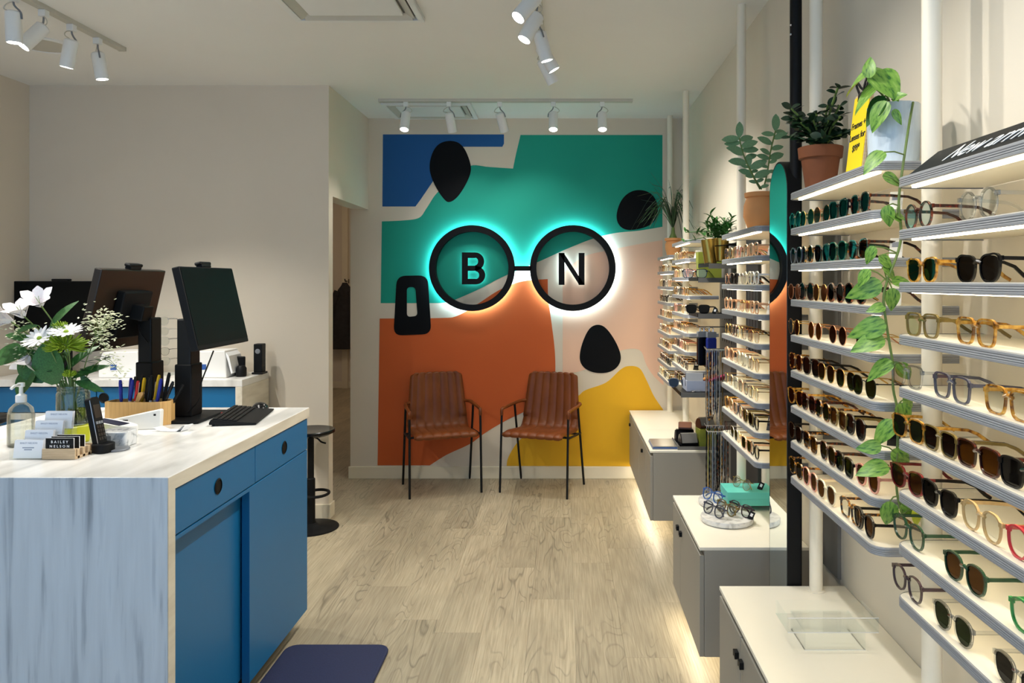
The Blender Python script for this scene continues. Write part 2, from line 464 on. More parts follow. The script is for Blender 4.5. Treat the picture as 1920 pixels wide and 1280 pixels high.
def track(label, p0, p1):
    p0, p1 = Vector(p0), Vector(p1); c = (p0 + p1) / 2; d = p1 - p0; L = d.length
    t = thing('lighting_track', label, 'light track', (c.x, c.y, CEIL), math.atan2(d.y, d.x))
    MB().box(-L / 2, L / 2, -.018, -.008, -.02, 0).box(-L / 2, L / 2, .008, .018, -.02, 0).box(-L / 2, L / 2, -.008, .008, -.02, -.014 + .008).build('rail', 'rail', t)
    MB().box(-L / 2 + .004, L / 2 - .004, -.008, .008, -.0165, -.0125).build('slot', 'black_satin', t)
    for s in (-1, 1):
        MB().box(s * L / 2 - .006, s * L / 2 + .006, -.019, .019, -.021, 0).build('end_cap', 'rail', t)
def head(x, y, aim, label, on=True, power=1.0, col=(1, .955, .87)):
    t = thing('track_spotlight', label, 'spotlight', (x, y, CEIL - .02), 0, 'track spotlights')
    MB().box(-.016, .016, -.016, .016, -.032, 0).build('adapter', 'white_metal', t, bevel=.003)
    a = Vector(aim).normalized()
    piv = Vector((0, 0, -.075))
    side = a.cross(Vector((0, 0, 1)))
    side = side.normalized() if side.length > .05 else Vector((1, 0, 0))
    MB().tube(smooth_line([(0, 0, -.03), Vector((0, 0, -.05)) + side * .004, piv + side * .034, piv + side * .036 + a * .03], 2), .004, 6).build('arm', 'grey_plastic', t, True)
    MB().tube(smooth_line([(0, 0, -.03), Vector((0, 0, -.04)) - side * .03, piv - side * .045 - a * .012, piv - side * .01 - a * .004], 3), .0025, 6).build('cable', 'rail', t, True)
    q = Vector((0, 0, 1)).rotation_difference(a).to_matrix().to_4x4(); q.translation = piv
    m = MB().lathe([(.022, -.004), (.031, .004), (.031, .13), (.027, .13), (.026, .118)], 24); m.v = [tuple(q @ Vector(v)) for v in m.v]
    m.build('can', 'white_metal', t, True)
    m = MB().lathe([(.0262, .121), (.0262, .124)], 20); m.v = [tuple(q @ Vector(v)) for v in m.v]
    m.build('lens', 'lamp_on' if on else 'grey_plastic', t)
    if on:
        ld = bpy.data.lights.new('beam', 'SPOT'); ld.energy = SPOT_W * power; ld.spot_size = R(95); ld.spot_blend = .7; ld.shadow_soft_size = .026; ld.color = col
        lo = bpy.data.objects.new('beam', ld); COL.objects.link(lo); lo.parent = t
        lo.rotation_mode = 'QUATERNION'; lo.rotation_quaternion = Vector((0, 0, -1)).rotation_difference(a); lo.location = piv + a * .134
track('long white ceiling track running over the blue service counter', (-2.335, .4, 0), (-2.335, 3.954, 0))
track('white ceiling track running over the walkway beside the display shelves', (-.11, .4, 0), (-.11, 3.98, 0))
track('white ceiling track running along the mural wall', (-1.249, 5.083, 0), (.465, 5.083, 0))
for k, (y, a) in enumerate([(3.17, (0, .05, -1)), (3.356, (-.42, -.42, -.8)), (3.546, (-.22, .05, -1)), (3.745, (.12, .1, -1)), (2.72, (.3, .15, -1)), (2.3, (.2, .5, -1))]):  # nearest heads, listed last, are unseen and added as fill light
    head(-2.335, y, a, (f'white cylinder spotlight, {ORD[k]} of the four seen on the counter track' if k < 4 else ['white cylinder spotlight above the counter flowers, outside the view', 'white cylinder spotlight at the near end of the counter track'][k - 4]) + (', tilted with glowing face' if k == 1 else ''), True, 1.0 if k != 1 else .8)
for k, (y, a) in enumerate([(2.62, (-.5, -.1, -.8)), (3.0, (-.55, -.35, -.8)), (3.21, (-.45, -.2, -.9)), (3.44, (.25, .1, -.9)), (3.64, (.5, .1, -.85)), (3.86, (.45, .25, -.85)), (2.1, (.5, -.15, -.85)), (1.5, (.55, -.1, -.85)), (.9, (.5, .1, -.85))]):  # heads at the end of the list are unseen extras for fill light
    head(-.11, y, a, f'white cylinder spotlight, {ORD[k]} on the walkway track', True, .5 if k >= 6 else .85)
for k, (x, a, on) in enumerate([(-1.07, (-.02, -.36, -.93), 1), (-.777, (.12, .42, -.9), 1), (-.432, (.22, .42, -.88), 1), (-.067, (0, -.36, -.93), 1), (.265, (0, -.36, -.93), 1)]):
    head(x, 5.083, a, f'white cylinder spotlight, {ORD[k]} from the doorway on the mural track', True, .22 if a[1] > 0 else .42)
# unseen lamp behind the partition, added to light the corridor
t = thing('corridor_lamp', 'small round ceiling lamp in the corridor behind the doorway', 'ceiling lamp', (-2.6, 8.2, 2.6))
MB().lathe([(.15, 0), (.15, -.03), (.12, -.05)], 24).build('shade', 'white_metal', t, True)
ld = bpy.data.lights.new('glow', 'POINT'); ld.energy = 11; ld.color = (1, .8, .58); ld.shadow_soft_size = .1
lo = bpy.data.objects.new('glow', ld); COL.objects.link(lo); lo.parent = t; lo.location = (0, 0, -.12)

# ------------------------------------------------------------------ mural
ym = YB
mu = thing('wall_mural', 'large abstract mural of blue, teal, orange, pink and yellow shapes on back wall', 'mural', (-.2, YB, .1))
def paint(name, pts, mat, d=.0015, it=0, hole=None, label=None):
    P = [at(x, y, YB) - Vector((-.2, YB, .1)) for x, y in pts]
    p2 = [(p.x, p.z) for p in P]
    if it: p2 = smooth_poly(p2, it)
    o = MB().prism(p2, XZ, -d, .0005).build(name, mat, mu)
    if label: o['label'] = label
    return o
def cr(pts, n=6):
    """smooth open curve through the points"""
    out = []
    P = [pts[0]] + list(pts) + [pts[-1]]
    for i in range(1, len(P) - 2):
        for k in range(n):
            t = k / n; q = []
            for c in (0, 1):
                a, b, cc, d = P[i - 1][c], P[i][c], P[i + 1][c], P[i + 2][c]
                q.append(.5 * (2 * b + (cc - a) * t + (2 * a - 5 * b + 4 * cc - d) * t * t + (3 * b - a - 3 * cc + d) * t ** 3))
            out.append(tuple(q))
    out.append(pts[-1]); return out
paint('blue_patch', [(718, 252), (945, 252), (945, 269), (942, 275), (866, 275), (850, 300), (813, 338), (790, 372), (779, 387), (717, 387)], 'mur_blue', label='deep blue patch in the top corner')
teal = [(976, 253), (1242, 253), (1242, 425)] + cr([(1242, 425), (1200, 432), (1152, 437), (1110, 448), (1064, 466), (1020, 486), (980, 503), (940, 520), (900, 541), (862, 558), (840, 566), (820, 568)]) + [(714, 568), (716, 415)] + cr([(716, 415), (758, 413), (786, 408), (800, 390), (819, 362), (850, 335), (881, 311), (917, 313), (962, 316)]) + cr([(962, 316), (967, 291), (976, 253)])[1:-1]
paint('teal_patch', teal, 'mur_teal', label='large teal field behind the sign')
orange = [(712, 597)] + cr([(712, 597), (824, 596), (857, 592), (895, 570), (930, 547), (960, 533), (988, 526), (1027, 523)]) + cr([(1027, 523), (1028, 560), (1034, 605), (1040, 655), (1041, 701), (1036, 748)]) + cr([(1036, 748), (978, 774), (947, 789), (910, 811), (881, 832), (838, 852), (806, 872)]) + [(708, 872)]
paint('orange_patch', orange, 'mur_orange', .0020, label='burnt orange field behind the chairs')
pink = [(1055, 701), (1055, 545)] + cr([(1055, 512), (1092, 482), (1136, 470), (1190, 459), (1242, 450)]) + [(1244, 722)] + cr([(1244, 722), (1225, 704), (1212, 684), (1199, 656), (1164, 657), (1128, 678), (1090, 695), (1055, 701)])[1:-1]
paint('pink_patch', pink, 'mur_pink', label='pale pink field')
yel = cr([(950, 873), (952, 860), (961, 842), (974, 825), (1000, 805), (1040, 775), (1084, 742), (1098, 731), (1136, 717), (1163, 693), (1179, 686), (1199, 690), (1212, 712), (1226, 742), (1243, 767)]) + [(1244, 874)]
paint('yellow_patch', yel, 'mur_yellow', label='mustard yellow hill shape')
paint('black_leaf', [(843, 262), (868, 270), (884, 308), (882, 330), (862, 366), (845, 380), (834, 377), (812, 343), (803, 310), (816, 272)], 'mur_black', .004, 3)
paint('black_pebble', [(1190, 354), (1222, 360), (1236, 388), (1228, 418), (1200, 430), (1168, 432), (1153, 410), (1164, 372)], 'mur_black', .004, 3)
paint('black_egg', [(1118, 607), (1136, 612), (1158, 645), (1167, 676), (1148, 698), (1112, 700), (1087, 684), (1087, 655), (1102, 617)], 'mur_black', .004, 3)
# block with a slot: ring polygon between outer and inner outlines
out = smooth_poly([(742, 516), (772, 515), (804, 515), (806, 560), (811, 622), (775, 628), (734, 632), (739, 580)], 1)
def rounded(pts, r):
    q = []
    n = len(pts)
    for i in range(n):
        p, a, b = Vector(pts[i]), Vector(pts[i - 1]), Vector(pts[(i + 1) % n])
        u = p + (a - p).normalized() * r; v = p + (b - p).normalized() * r
        for k in range(7):
            t = k / 6; q.append(tuple((1 - t) ** 2 * u + 2 * t * (1 - t) * p + t * t * v))
    return q
ou = rounded([(744, 517), (802, 516), (809, 626), (738, 629)], 17)
inn = rounded([(763, 538), (779, 538), (783, 592), (763, 594)], 7)
m = MB(); n = len(ou)
for d in (-.004, .0005):
    for ring in (ou, inn):
        for x, y in ring:
            p = at(x, y, YB) - Vector((-.2, YB, .1)); m.v.append((p.x, d, p.z))
for i in range(n):
    j = (i + 1) % n
    m.f += [(i, j, n + j, n + i), (2 * n + i, 3 * n + i, 3 * n + j, 2 * n + j), (i, 2 * n + i, 2 * n + j, j), (n + i, n + j, 3 * n + j, 3 * n + i)]
m.build('black_slot_block', 'mur_black', mu)

# ------------------------------------------------------------------ backlit sign
YS = YB - .062
sg = thing('backlit_sign', 'backlit black eyeglasses sign with letters B and N on the mural', 'sign', (at(980, 503, YS).x, YB, at(980, 503, YS).z))
so = Vector((at(980, 503, YS).x, YB, at(980, 503, YS).z))
k = YS / F
def annulus(m, cx, cz, r0, r1, y0, y1, n=72):
    b = len(m.v)
    for i in range(n):
        t = 2 * math.pi * i / n; c, s_ = math.cos(t), math.sin(t)
        for r, y in ((r0, y0), (r1, y0), (r1, y1), (r0, y1)): m.v.append((cx + r * c, y, cz + r * s_))
    for i in range(n):
        j = (i + 1) % n
        for q in range(4): m.f.append((b + 4 * i + q, b + 4 * i + (q + 1) % 4, b + 4 * j + (q + 1) % 4, b + 4 * j + q))
    return m
for cx in (885, 1074):
    c = at(cx, 502.5, YS) - so
    rg = annulus(MB(), c.x, c.z, 68.5 * k, 80.5 * k, -.072, -.05).build('ring', 'black_satin', sg, True)
    annulus(MB(), c.x, c.z, 68.8 * k, 70 * k, -.05, -.001).build('inner_band', 'black_satin', rg, True)  # band added to keep the halo light out of the ring's inside
    annulus(MB(), c.x, c.z, 71 * k, 77.5 * k, -.042, -.037).build('led_ring', 'halo', rg)
c0 = at(964, 503, YS) - so; c1 = at(996, 503, YS) - so
MB().box(c0.x, c1.x, -.072, -.05, c0.z - 4.7 * k, c0.z + 4.7 * k).build('bridge', 'black_satin', sg)
MB().box(c0.x, c1.x, -.05, -.03, c0.z - 2.5 * k, c0.z + 2.5 * k).build('led_bar', 'halo', sg)
def letter(polys, name):
    # each polygon in photo pixels, outlines joined as thick strokes
    m = MB(); g = MB()
    for pts in polys:
        P = [at(x, y, YS) - so for x, y in pts]
        m.prism([(p.x, p.z) for p in P], XZ, -.066, -.046)
        cxx = sum(p.x for p in P) / len(P); czz = sum(p.z for p in P) / len(P)
    o = m.build(name, 'black_satin', sg)
    return o
def arc_strip(cx, cy, ro_x, ro_y, ri_x, ri_y, a0=-90, a1=90, n=14):
    return [(cx + ro_x * math.cos(R(a0 + (a1 - a0) * i / n)), cy + ro_y * math.sin(R(a0 + (a1 - a0) * i / n))) for i in range(n + 1)] + [(cx + ri_x * math.cos(R(a1 + (a0 - a1) * i / n)), cy + ri_y * math.sin(R(a1 + (a0 - a1) * i / n))) for i in range(n + 1)]
Bp = [[(866, 473), (877, 473), (877, 533), (866, 533)],
      [(877, 473), (891, 473), (891, 483.5), (877, 483.5)], [(877, 498), (893, 498), (893, 507.5), (877, 507.5)], [(877, 522.5), (892, 522.5), (892, 533), (877, 533)],
      arc_strip(891, 490, 16.5, 17, 5.5, 7), arc_strip(892, 515.8, 17.5, 17.2, 6.5, 7.2)]
letter(Bp, 'letter_b')
Np = [[(1047.5, 474), (1058.5, 474), (1058.5, 534), (1047.5, 534)], [(1085, 474), (1096, 474), (1096, 534), (1085, 534)], [(1047.5, 474), (1057, 474), (1096, 534), (1086, 534)]]
letter(Np, 'letter_n')
def glow(pts_list, name):
    m = MB()
    for pts in pts_list:
        P = [at(x, y, YS) - so for x, y in pts]; m.prism([(p.x, p.z) for p in P], XZ, -.030, -.026)
    m.build(name, 'halo_soft', sg)
glow([[(869, 476), (874, 476), (874, 530), (869, 530)], [(877, 476), (893, 476), (893, 480), (877, 480)], [(877, 501), (893, 501), (893, 505), (877, 505)], [(877, 526), (893, 526), (893, 530), (877, 530)], arc_strip(891, 490, 13.5, 14, 9, 10), arc_strip(892, 515.8, 14.5, 14.2, 10, 10)], 'led_letter_b')
glow([[(1050.5, 477), (1055.5, 477), (1055.5, 531), (1050.5, 531)], [(1088, 477), (1093, 477), (1093, 531), (1088, 531)], [(1052, 480), (1056, 478), (1091, 530), (1087, 530)]], 'led_letter_n')

# ------------------------------------------------------------------ chairs
def chair(loc, rz, label):
    t = thing('armchair', label, 'chair', loc, rz, 'brown leather armchairs by the mural')
    prof = smooth_line([(-.235, .405), (-.245, .428), (-.2, .445), (-.05, .43), (.08, .418), (.135, .43), (.165, .49), (.185, .58), (.205, .7), (.222, .79), (.226, .812), (.236, .815)], 2)
    prof = [(p[0], p[1]) for p in [(q.x, q.y) for q in [Vector((a[0], a[1])) for a in prof]]]
    NU = 7 * 6
    def shell(rows):
        m = MB(); nr = len(rows)
        for side in (0, 1):
            for i, (k0, (y, z)) in enumerate(rows):
                tt = k0
                w = .225 - .033 * max(0, (z - .45)) / .37 - (.02 if z > .795 else 0) * (z - .795) / .02
                for u in range(NU + 1):
                    s = u / NU; x = (s * 2 - 1) * w
                    bul = .0065 * abs(math.sin(math.pi * 7 * s)) ** .5 - .003
                    edge = max(0, abs(s * 2 - 1) - .9) / .1
                    nrm = NR[tt]
                    off = bul - edge * .012
                    curve = .022 * (s * 2 - 1) ** 2 * (1 if z > .5 else .2)
                    if side: off = -.022 + edge * .01
                    m.v.append((x, y + nrm[0] * off - curve, z + nrm[1] * off))
        b = nr * (NU + 1)
        for sd in (0, 1):
            for i in range(nr - 1):
                for u in range(NU):
                    a = sd * b + i * (NU + 1) + u
                    m.f.append((a, a + 1, a + NU + 2, a + NU + 1))
        rim = [i * (NU + 1) for i in range(nr)]
        for i in range(nr - 1):
            for u in (0, NU):
                a = i * (NU + 1) + u; c = a + NU + 1; m.f.append((a, c, c + b, a + b))
        for u in range(NU):
            for i in (0, nr - 1):
                a = i * (NU + 1) + u; m.f.append((a, a + 1, a + 1 + b, a + b))
        return m
    NR = []
    for i in range(len(prof)):
        a = prof[max(0, i - 1)]; c = prof[min(len(prof) - 1, i + 1)]
        d = Vector((c[0] - a[0], c[1] - a[1])).normalized(); NR.append((-d.y, d.x))
    cut = min(range(len(prof)), key=lambda i: abs(prof[i][0] - .14) + abs(prof[i][1] - .437))
    rows = list(enumerate(prof))
    shell(rows[:cut + 1]).build('seat', 'leather', t, True)
    shell(rows[cut:]).build('backrest', 'leather', t, True)
    for s in (-1, 1):
        MB().tube([(s * .252, -.205, 0), (s * .25, -.175, .555)], .0085, 8).build('leg', 'black_metal', t, True)
        MB().tube([(s * .25, .19, 0), (s * .247, .055, .585)], .0085, 8).build('leg', 'black_metal', t, True)
        ar = MB().tube(smooth_line([(s * .25, -.176, .545), (s * .25, -.178, .588), (s * .25, -.14, .592), (s * .247, .06, .597), (s * .24, .15, .6), (s * .2, .185, .6)], 3), .012, 8).build('armrest', 'leather', t, True)
        MB().tube([(s * .25, -.182, .41), (s * .249, .11, .395)], .008, 6).build('side_rail', 'black_metal', t, True)
    MB().box(-.245, .245, -.12, -.1, .395, .407).box(-.245, .245, .05, .07, .392, .404).build('seat_support', 'black_metal', t)
    return t
chair((-.885, 5.415, 0), R(19), 'brown ribbed leather armchair in front of the orange patch, nearer the doorway')
chair((-.145, 5.415, 0), R(-19), 'brown ribbed leather armchair beside the yellow patch, nearer the display shelves')

# ------------------------------------------------------------------ service counter
IX0, IX1, IY0, IY1, IT = -2.135, -1.108, 2.092, 3.256, .95
isl = thing('service_counter', 'large service counter with streaky pale laminate shell and blue cupboards', 'counter', (-1.6, 2.67, 0))
def lb(x0, x1, y0, y1, z0, z1): return MB().box(x0 + 1.6, x1 + 1.6, y0 - 2.67, y1 - 2.67, z0, z1)
lb(IX0, IX1, IY0 + .003, IY1, IT - .042, IT).build('worktop', 'laminate_top', isl, bevel=.002)
lb(IX0, IX1, IY0, IY0 + .04, 0, IT - .0421).box(IX0 + 1.6, IX1 + 1.6, IY0 - 2.67, IY0 + .0028 - 2.67, IT - .0421, IT - .0004).build('end_panel', 'laminate_front', isl, bevel=.0015)
e = lb(IX1 - .0005, IX1 + .001, IY0 + .001, IY1, IT - .0415, IT - .002); e.box(IX1 - .0005 + 1.6, IX1 + .001 + 1.6, IY0 + .001 - 2.67, IY0 + .039 - 2.67, .002, IT - .0415)
e.build('edge_band', 'laminate_edge', isl)
lb(IX0 + .05, IX1 - .05, IY0 + .04, IY1 - .012, .075, IT - .042).build('carcass', 'blue', isl)
lb(IX0 + .09, IX1 - .09, IY0 + .05, IY1 - .06, 0, .075).build('plinth', 'black_satin', isl)
XF = IX1 - .004
def pull(parent, y, z, dx=0):
    m = MB(); n = 24
    annul = []
    for i in range(n):
        t_ = 2 * math.pi * i / n
        for r, x in ((.0215, .0), (.026, .002), (.0215, .0045)): m.v.append((XF + 1.6 + dx + x, y - 2.67 + r * math.cos(t_), z + r * math.sin(t_) * 1.0))
    for i in range(n):
        j = (i + 1) % n
        for q in (0, 1): m.f.append((3 * i + q, 3 * i + q + 1, 3 * j + q + 1, 3 * j + q))
    r = m.build('finger_pull', 'black', parent, True)
    d = MB().lathe([(.0215, 0), (.0215, .0008)], 20)
    d.v = [(XF + 1.6 + dx + v[2] + .0012, y - 2.67 + v[0], z + v[1]) for v in d.v]
    d.build('pull_cup', 'black_satin', parent)
d1 = lb(XF - .02, XF, 2.136, 2.694, .772, .904).build('drawer', 'blue', isl, bevel=.0015); pull(d1, 2.405, .84)
d2 = lb(XF - .02, XF, 2.698, 3.244, .772, .904).build('drawer', 'blue', isl, bevel=.0015); pull(d2, 2.975, .838)
d3 = lb(XF - .046, XF - .034, 2.136, 2.68, .085, .752).build('sliding_door', 'blue', isl, bevel=.0015); pull(d3, 2.168, .69, -.0335)
lb(XF - .028, XF, 2.647, 3.244, .075, .768).build('sliding_door', 'blue', isl, bevel=.0015)
lb(XF - .046, XF, 2.136, 2.647, .756, .768).build('track_rail', 'blue', isl)

o = MB().prism(rrect(.42, 1.5, .05), XY, 0, .017).build('anti_fatigue_mat', 'navy_mat', None, bevel=.006, loc=(-.915, 2.305, 0))
tag(o, 'dark navy rubber standing mat on the floor beside the blue cupboards', 'floor mat')

# stools
def stool(loc, h, r, label, br=.165, foot=True):
    t = thing('bar_stool', label, 'stool', loc, 0, 'black bar stools')
    MB().lathe([(.01, h - .035), (r * .8, h - .033), (r, h - .018), (r, h - .004), (r * .96, h), (r * .5, h - .006), (.001, h - .008)], 36).build('seat', 'black_gloss', t, True)
    MB().lathe([(.034, .0), (.032, .03), (.026, .05), (.026, h * .5), (.019, h * .51), (.019, h - .03)], 20).build('post', 'black_satin', t, True)
    MB().lathe([(br, 0), (br, .006), (br * .9, .011), (.05, .02), (.03, .035)], 40).build('base', 'black_satin', t, True)
    MB().tube(smooth_line([(0, 0, h - .045), (.05, -.02, h - .05), (.07, -.03, h - .07), (.105, -.045, h - .075)], 2), .005, 6).build('lever', 'black', t, True)
    pts = [(.072 * math.cos(a) + .035, .085 * math.sin(a), .21) for a in [2 * math.pi * i / 24 for i in range(25)]]
    MB().tube(pts, .009, 8, False).build('footrest', 'black_satin', t, True)
stool((-1.535, 4.54, 0), .60, .142, 'black round gas lift stool standing beyond the counter by the doorway')
stool((-2.39, 2.96, 0), .955, .16, 'black round stool at the far side of the counter, nearest left edge')

# ------------------------------------------------------------------ back cabinet
bc = thing('wall_cabinet', 'long low cabinet with pale top and blue doors against the cream wall', 'cabinet', (-2.6, 4.52, 0))
def bb(x0, x1, y0, y1, z0, z1): return MB().box(x0 + 2.6, x1 + 2.6, y0 - 4.52, y1 - 4.52, z0, z1)
bb(XL + .01, -1.855, 4.315, 4.705, .89, .93).build('worktop', 'laminate_top', bc, bevel=.002)
bb(-1.895, -1.855, 4.315, 4.705, .0, .89).build('end_panel', 'laminate_edge', bc, bevel=.002)
bb(XL + .01, -1.895, 4.36, 4.70, .66, .89).build('carcass', 'blue', bc)
bb(XL + .01, -1.895, 4.318, 4.66, .70, .735).build('bottom_rail', 'laminate_top', bc)
bb(XL + .01, -1.895, 4.40, 4.70, 0, .66).build('lower_body', 'cab', bc)
ys = 4.333
for x0, x1, hx in ((XL + .012, -2.712, None), (-2.706, -1.90, -2.685)):
    d = bb(x0, x1, ys, ys + .02, .74, .884).build('door', 'blue', bc, bevel=.0015)
    if hx:
        m = MB().lathe([(.025, 0), (.03, .002), (.025, .004), (.023, .001), (.001, .001)], 24)
        m.v = [(v[0] + hx + .02 + 2.6, ys - v[2] - 4.52, v[1] + .823) for v in m.v]
        m.build('finger_pull', 'black', d, True)

# ================================================================== DISPLAY WALL
XC = .501                                            # cabinet fronts
def low_cabinet(y0, y1, seam, handles, label):
    t = thing('floating_cabinet', label, 'cabinet', ((XC + XR) / 2, (y0 + y1) / 2, .118), 0, 'floating display cabinets')
    ox, oy = (XC + XR) / 2, (y0 + y1) / 2
    def b(x0, x1, a, c, z0, z1): return MB().box(x0 - ox, x1 - ox, a - oy, c - oy, z0 - .118, z1 - .118)
    b(XC + .018, XR - .001, y0 + .0015, y1 - .0015, .118, CABZ - .012).build('body', 'cab', t, bevel=.0015)
    b(XC, XR - .001, y0 + .0005, y1 - .0005, CABZ - .012, CABZ).build('top', 'shelf_top', t, bevel=.0015)
    for a, c, hy in ((y0, seam, handles[0]), (seam, y1, handles[1])):
        d = b(XC + .001, XC + .017, a + .002, c - .002, .119, CABZ - .03).build('door', 'cab', t, bevel=.0015)
        if hy is not None:
            hb = MB()
            prof = [(-.012, -.009), (-.012, .010), (.012, .010), (.012, -.009), (.006, -.0065), (0, -.0035), (-.006, -.0065)]
            hb.prism([(u + hy - oy, v + .429 - .118) for u, v in prof], YZ, XC - ox - .011, XC - ox + .001).build('handle', 'black', d)
    b(XC + .05, XC + .075, y0 + .03, y1 - .03, .110, .1175).build('led_strip', 'led_under', t)
    return t
low_cabinet(1.0, 2.398, 2.116, (2.087, 2.145), 'pale floating cabinet under the nearest racks, with clear plastic risers on top')
low_cabinet(2.744, 3.414, 3.2, (3.165, 3.245), 'pale floating cabinet with the two round marble trays on top')
low_cabinet(4.306, 4.958, 4.55, (None, 4.72), 'pale floating cabinet holding magazines and black glasses cases')
low_cabinet(4.961, 5.66, 5.3, (None, 5.57), 'pale floating cabinet at the far end against the mural wall')

for k, y in enumerate((1.619, 2.36, 3.349, 4.863, 5.593)):
    o = tag(MB().lathe([(.0275, 0), (.0275, .004), (.0205, .005), (.0205, CEIL - CABZ), ], 24).build('support_pole', 'pole', None, True, loc=(.799, y, CABZ)),
            ['cream floor to ceiling pole behind the nearest display rack', 'cream pole just in front of the black mirror post', 'cream pole between hanging chains and the clay pot rack', 'cream pole beside the thin spiky palm plant', 'farthest cream pole touching the mural wall'][k], 'pole', 'display poles')

XSF, XSB = .70, .888
GZ = {}
def shelf_poly(y0, y1, r=.032):
    pts = [(XSB, y0)]
    for i in range(6):
        a = R(90 * i / 5); pts.append((XSF + r - r * math.sin(a), y0 + r - r * math.cos(a)))
    for i in range(6):
        a = R(90 * i / 5); pts.append((XSF + r - r * math.cos(a), y1 - r + r * math.sin(a)))
    pts.append((XSB, y1)); return pts
def rack(key, y0, y1, ztop, dz, label):
    oy = (y0 + y1) / 2
    t = thing('display_rack', label, 'shelf rack', (.8, oy, ztop - 8 * dz), 0, 'eyewear display racks')
    P = shelf_poly(y0, y1)
    top = MB().prism([(x - .8, y - oy) for x, y in P], XY, -.008, .0095).mesh('shelf')
    tr = MB(); n = len(P)
    # grey ribbed edging around the free edges
    Q = []
    for i, (x, y) in enumerate(P):
        a = Vector(P[max(0, i - 1)]); c = Vector(P[min(n - 1, i + 1)]); d = (c - a).normalized(); Q.append((x + d.y * -.0 - (-d.y) * 0 + 0, y))
    prof = [(.0, -.0105), (.0028, -.0095), (.0028, -.006), (.0018, -.0045), (.003, -.003), (.0018, -.0008), (.003, .001), (.0018, .003), (.003, .005), (.0024, .0085), (.0, .0105)]
    for i, (x, y) in enumerate(P):
        a = Vector(P[max(0, i - 1)]); c = Vector(P[min(n - 1, i + 1)]); d = (c - a).normalized()
        nx, ny = -d.y, d.x
        if i == 0: nx, ny = 0, -1
        if i == n - 1: nx, ny = 0, 1
        if (nx * (x - .82) + ny * (y - oy)) < 0: nx, ny = -nx, -ny
        for o_, z in prof: tr.v.append((x - .8 + nx * o_, y - oy + ny * o_, z))
    kk = len(prof)
    for i in range(n - 1):
        for j in range(kk - 1): tr.f.append((i * kk + j, (i + 1) * kk + j, (i + 1) * kk + j + 1, i * kk + j + 1))
    trm = tr.mesh('edge_trim')
    led = MB().box(XSF + .019 - .8, XSF + .029 - .8, y0 + .035 - oy, y1 - .035 - oy, -.0125, -.0082).mesh('led_strip')
    zs = []
    for i in range(9):
        z = (8 - i) * dz
        s = obj('shelf', top, 'shelf_top', t, loc=(0, 0, z))
        obj('edge_trim', trm, 'shelf_edge', s)
        obj('led_strip', led, 'led', s)
        zs.append(ztop - i * dz + .0097)
    GZ[key] = zs
rack('A', .93, 1.575, 1.705, .1087, 'nearest display rack of grey edged shelves under the New arrivals sign')
rack('B', 1.676, 2.315, 1.7596, .1085, 'display rack of grey edged shelves under jade plant and white pot')
rack('C', 2.707, 3.312, 1.6915, .1076, 'display rack of grey edged shelves under the round clay pot')
rack('D', 4.262, 4.82, 1.7286, .1074, 'display rack of grey edged shelves beside hanging blue pouches')
rack('E', 4.93, 5.55, 1.664, .1060, 'farthest display rack of grey edged shelves next to the mural')

# ------------------------------------------------------------------ mirror on its black post
mz0, mz1, my0, my1 = .12, 1.9, 2.405, 2.615
t = thing('standing_mirror', 'tall narrow pill shaped mirror in black frame on a black post', 'mirror', (.745, 2.43, 0))
def pill(w, z0, z1, n=16):
    r = w / 2
    return [(r * math.cos(R(180 * i / n)), z1 - r + r * math.sin(R(180 * i / n))) for i in range(n + 1)] + [(-r * math.cos(R(180 * i / n)), z0 + r - r * math.sin(R(180 * i / n))) for i in range(n + 1)]
cy = (my0 + my1) / 2 - 2.43
MB().prism([(u + cy, v) for u, v in pill(.21, mz0, mz1)], YZ, -.0225, .02).build('frame', 'black_satin', t, True)
MB().prism([(u + cy, v) for u, v in pill(.198, mz0 + .006, mz1 - .006)], YZ, -.0232, -.0224).build('glass', 'mirror', t)
MB().tube([(.012, 0, .0), (.012, 0, CEIL)], .019, 20).build('post', 'black_satin', t, True)
for z in (2.33, 2.30):
    MB().ball((-.006, -.008, z), .004, 8).build('screw', 'chrome', t)

# panels on the wall behind
o = MB().box(-.006, .006, -.08, .08, 0, 1.22).build('wall_panel', 'acoustic_grey', None, loc=(XR - .006, 2.51, .53)); tag(o, 'narrow grey upright panel on the wall behind the mirror', 'wall panel')
pg = thing('pegboard', 'dark slotted pegboard on the wall behind the hanging chains', 'pegboard', (XR - .008, 3.80, .45))
MB().box(-.008, .007, -.39, .16, 0, 1.25).build('board', 'pegboard', pg)
MB().box(-.008, .007, .16, .44, 0, 1.25).build('grey_board', 'acoustic_grey', pg)
slot = MB().box(-.0092, -.0078, -.006, .006, -.022, .022).mesh('slot')
for zz in (.35, .62, .74, .86, .98):
    for i in range(14):
        obj('slot', slot, 'black', pg, loc=(0, -.35 + i * .055, zz))

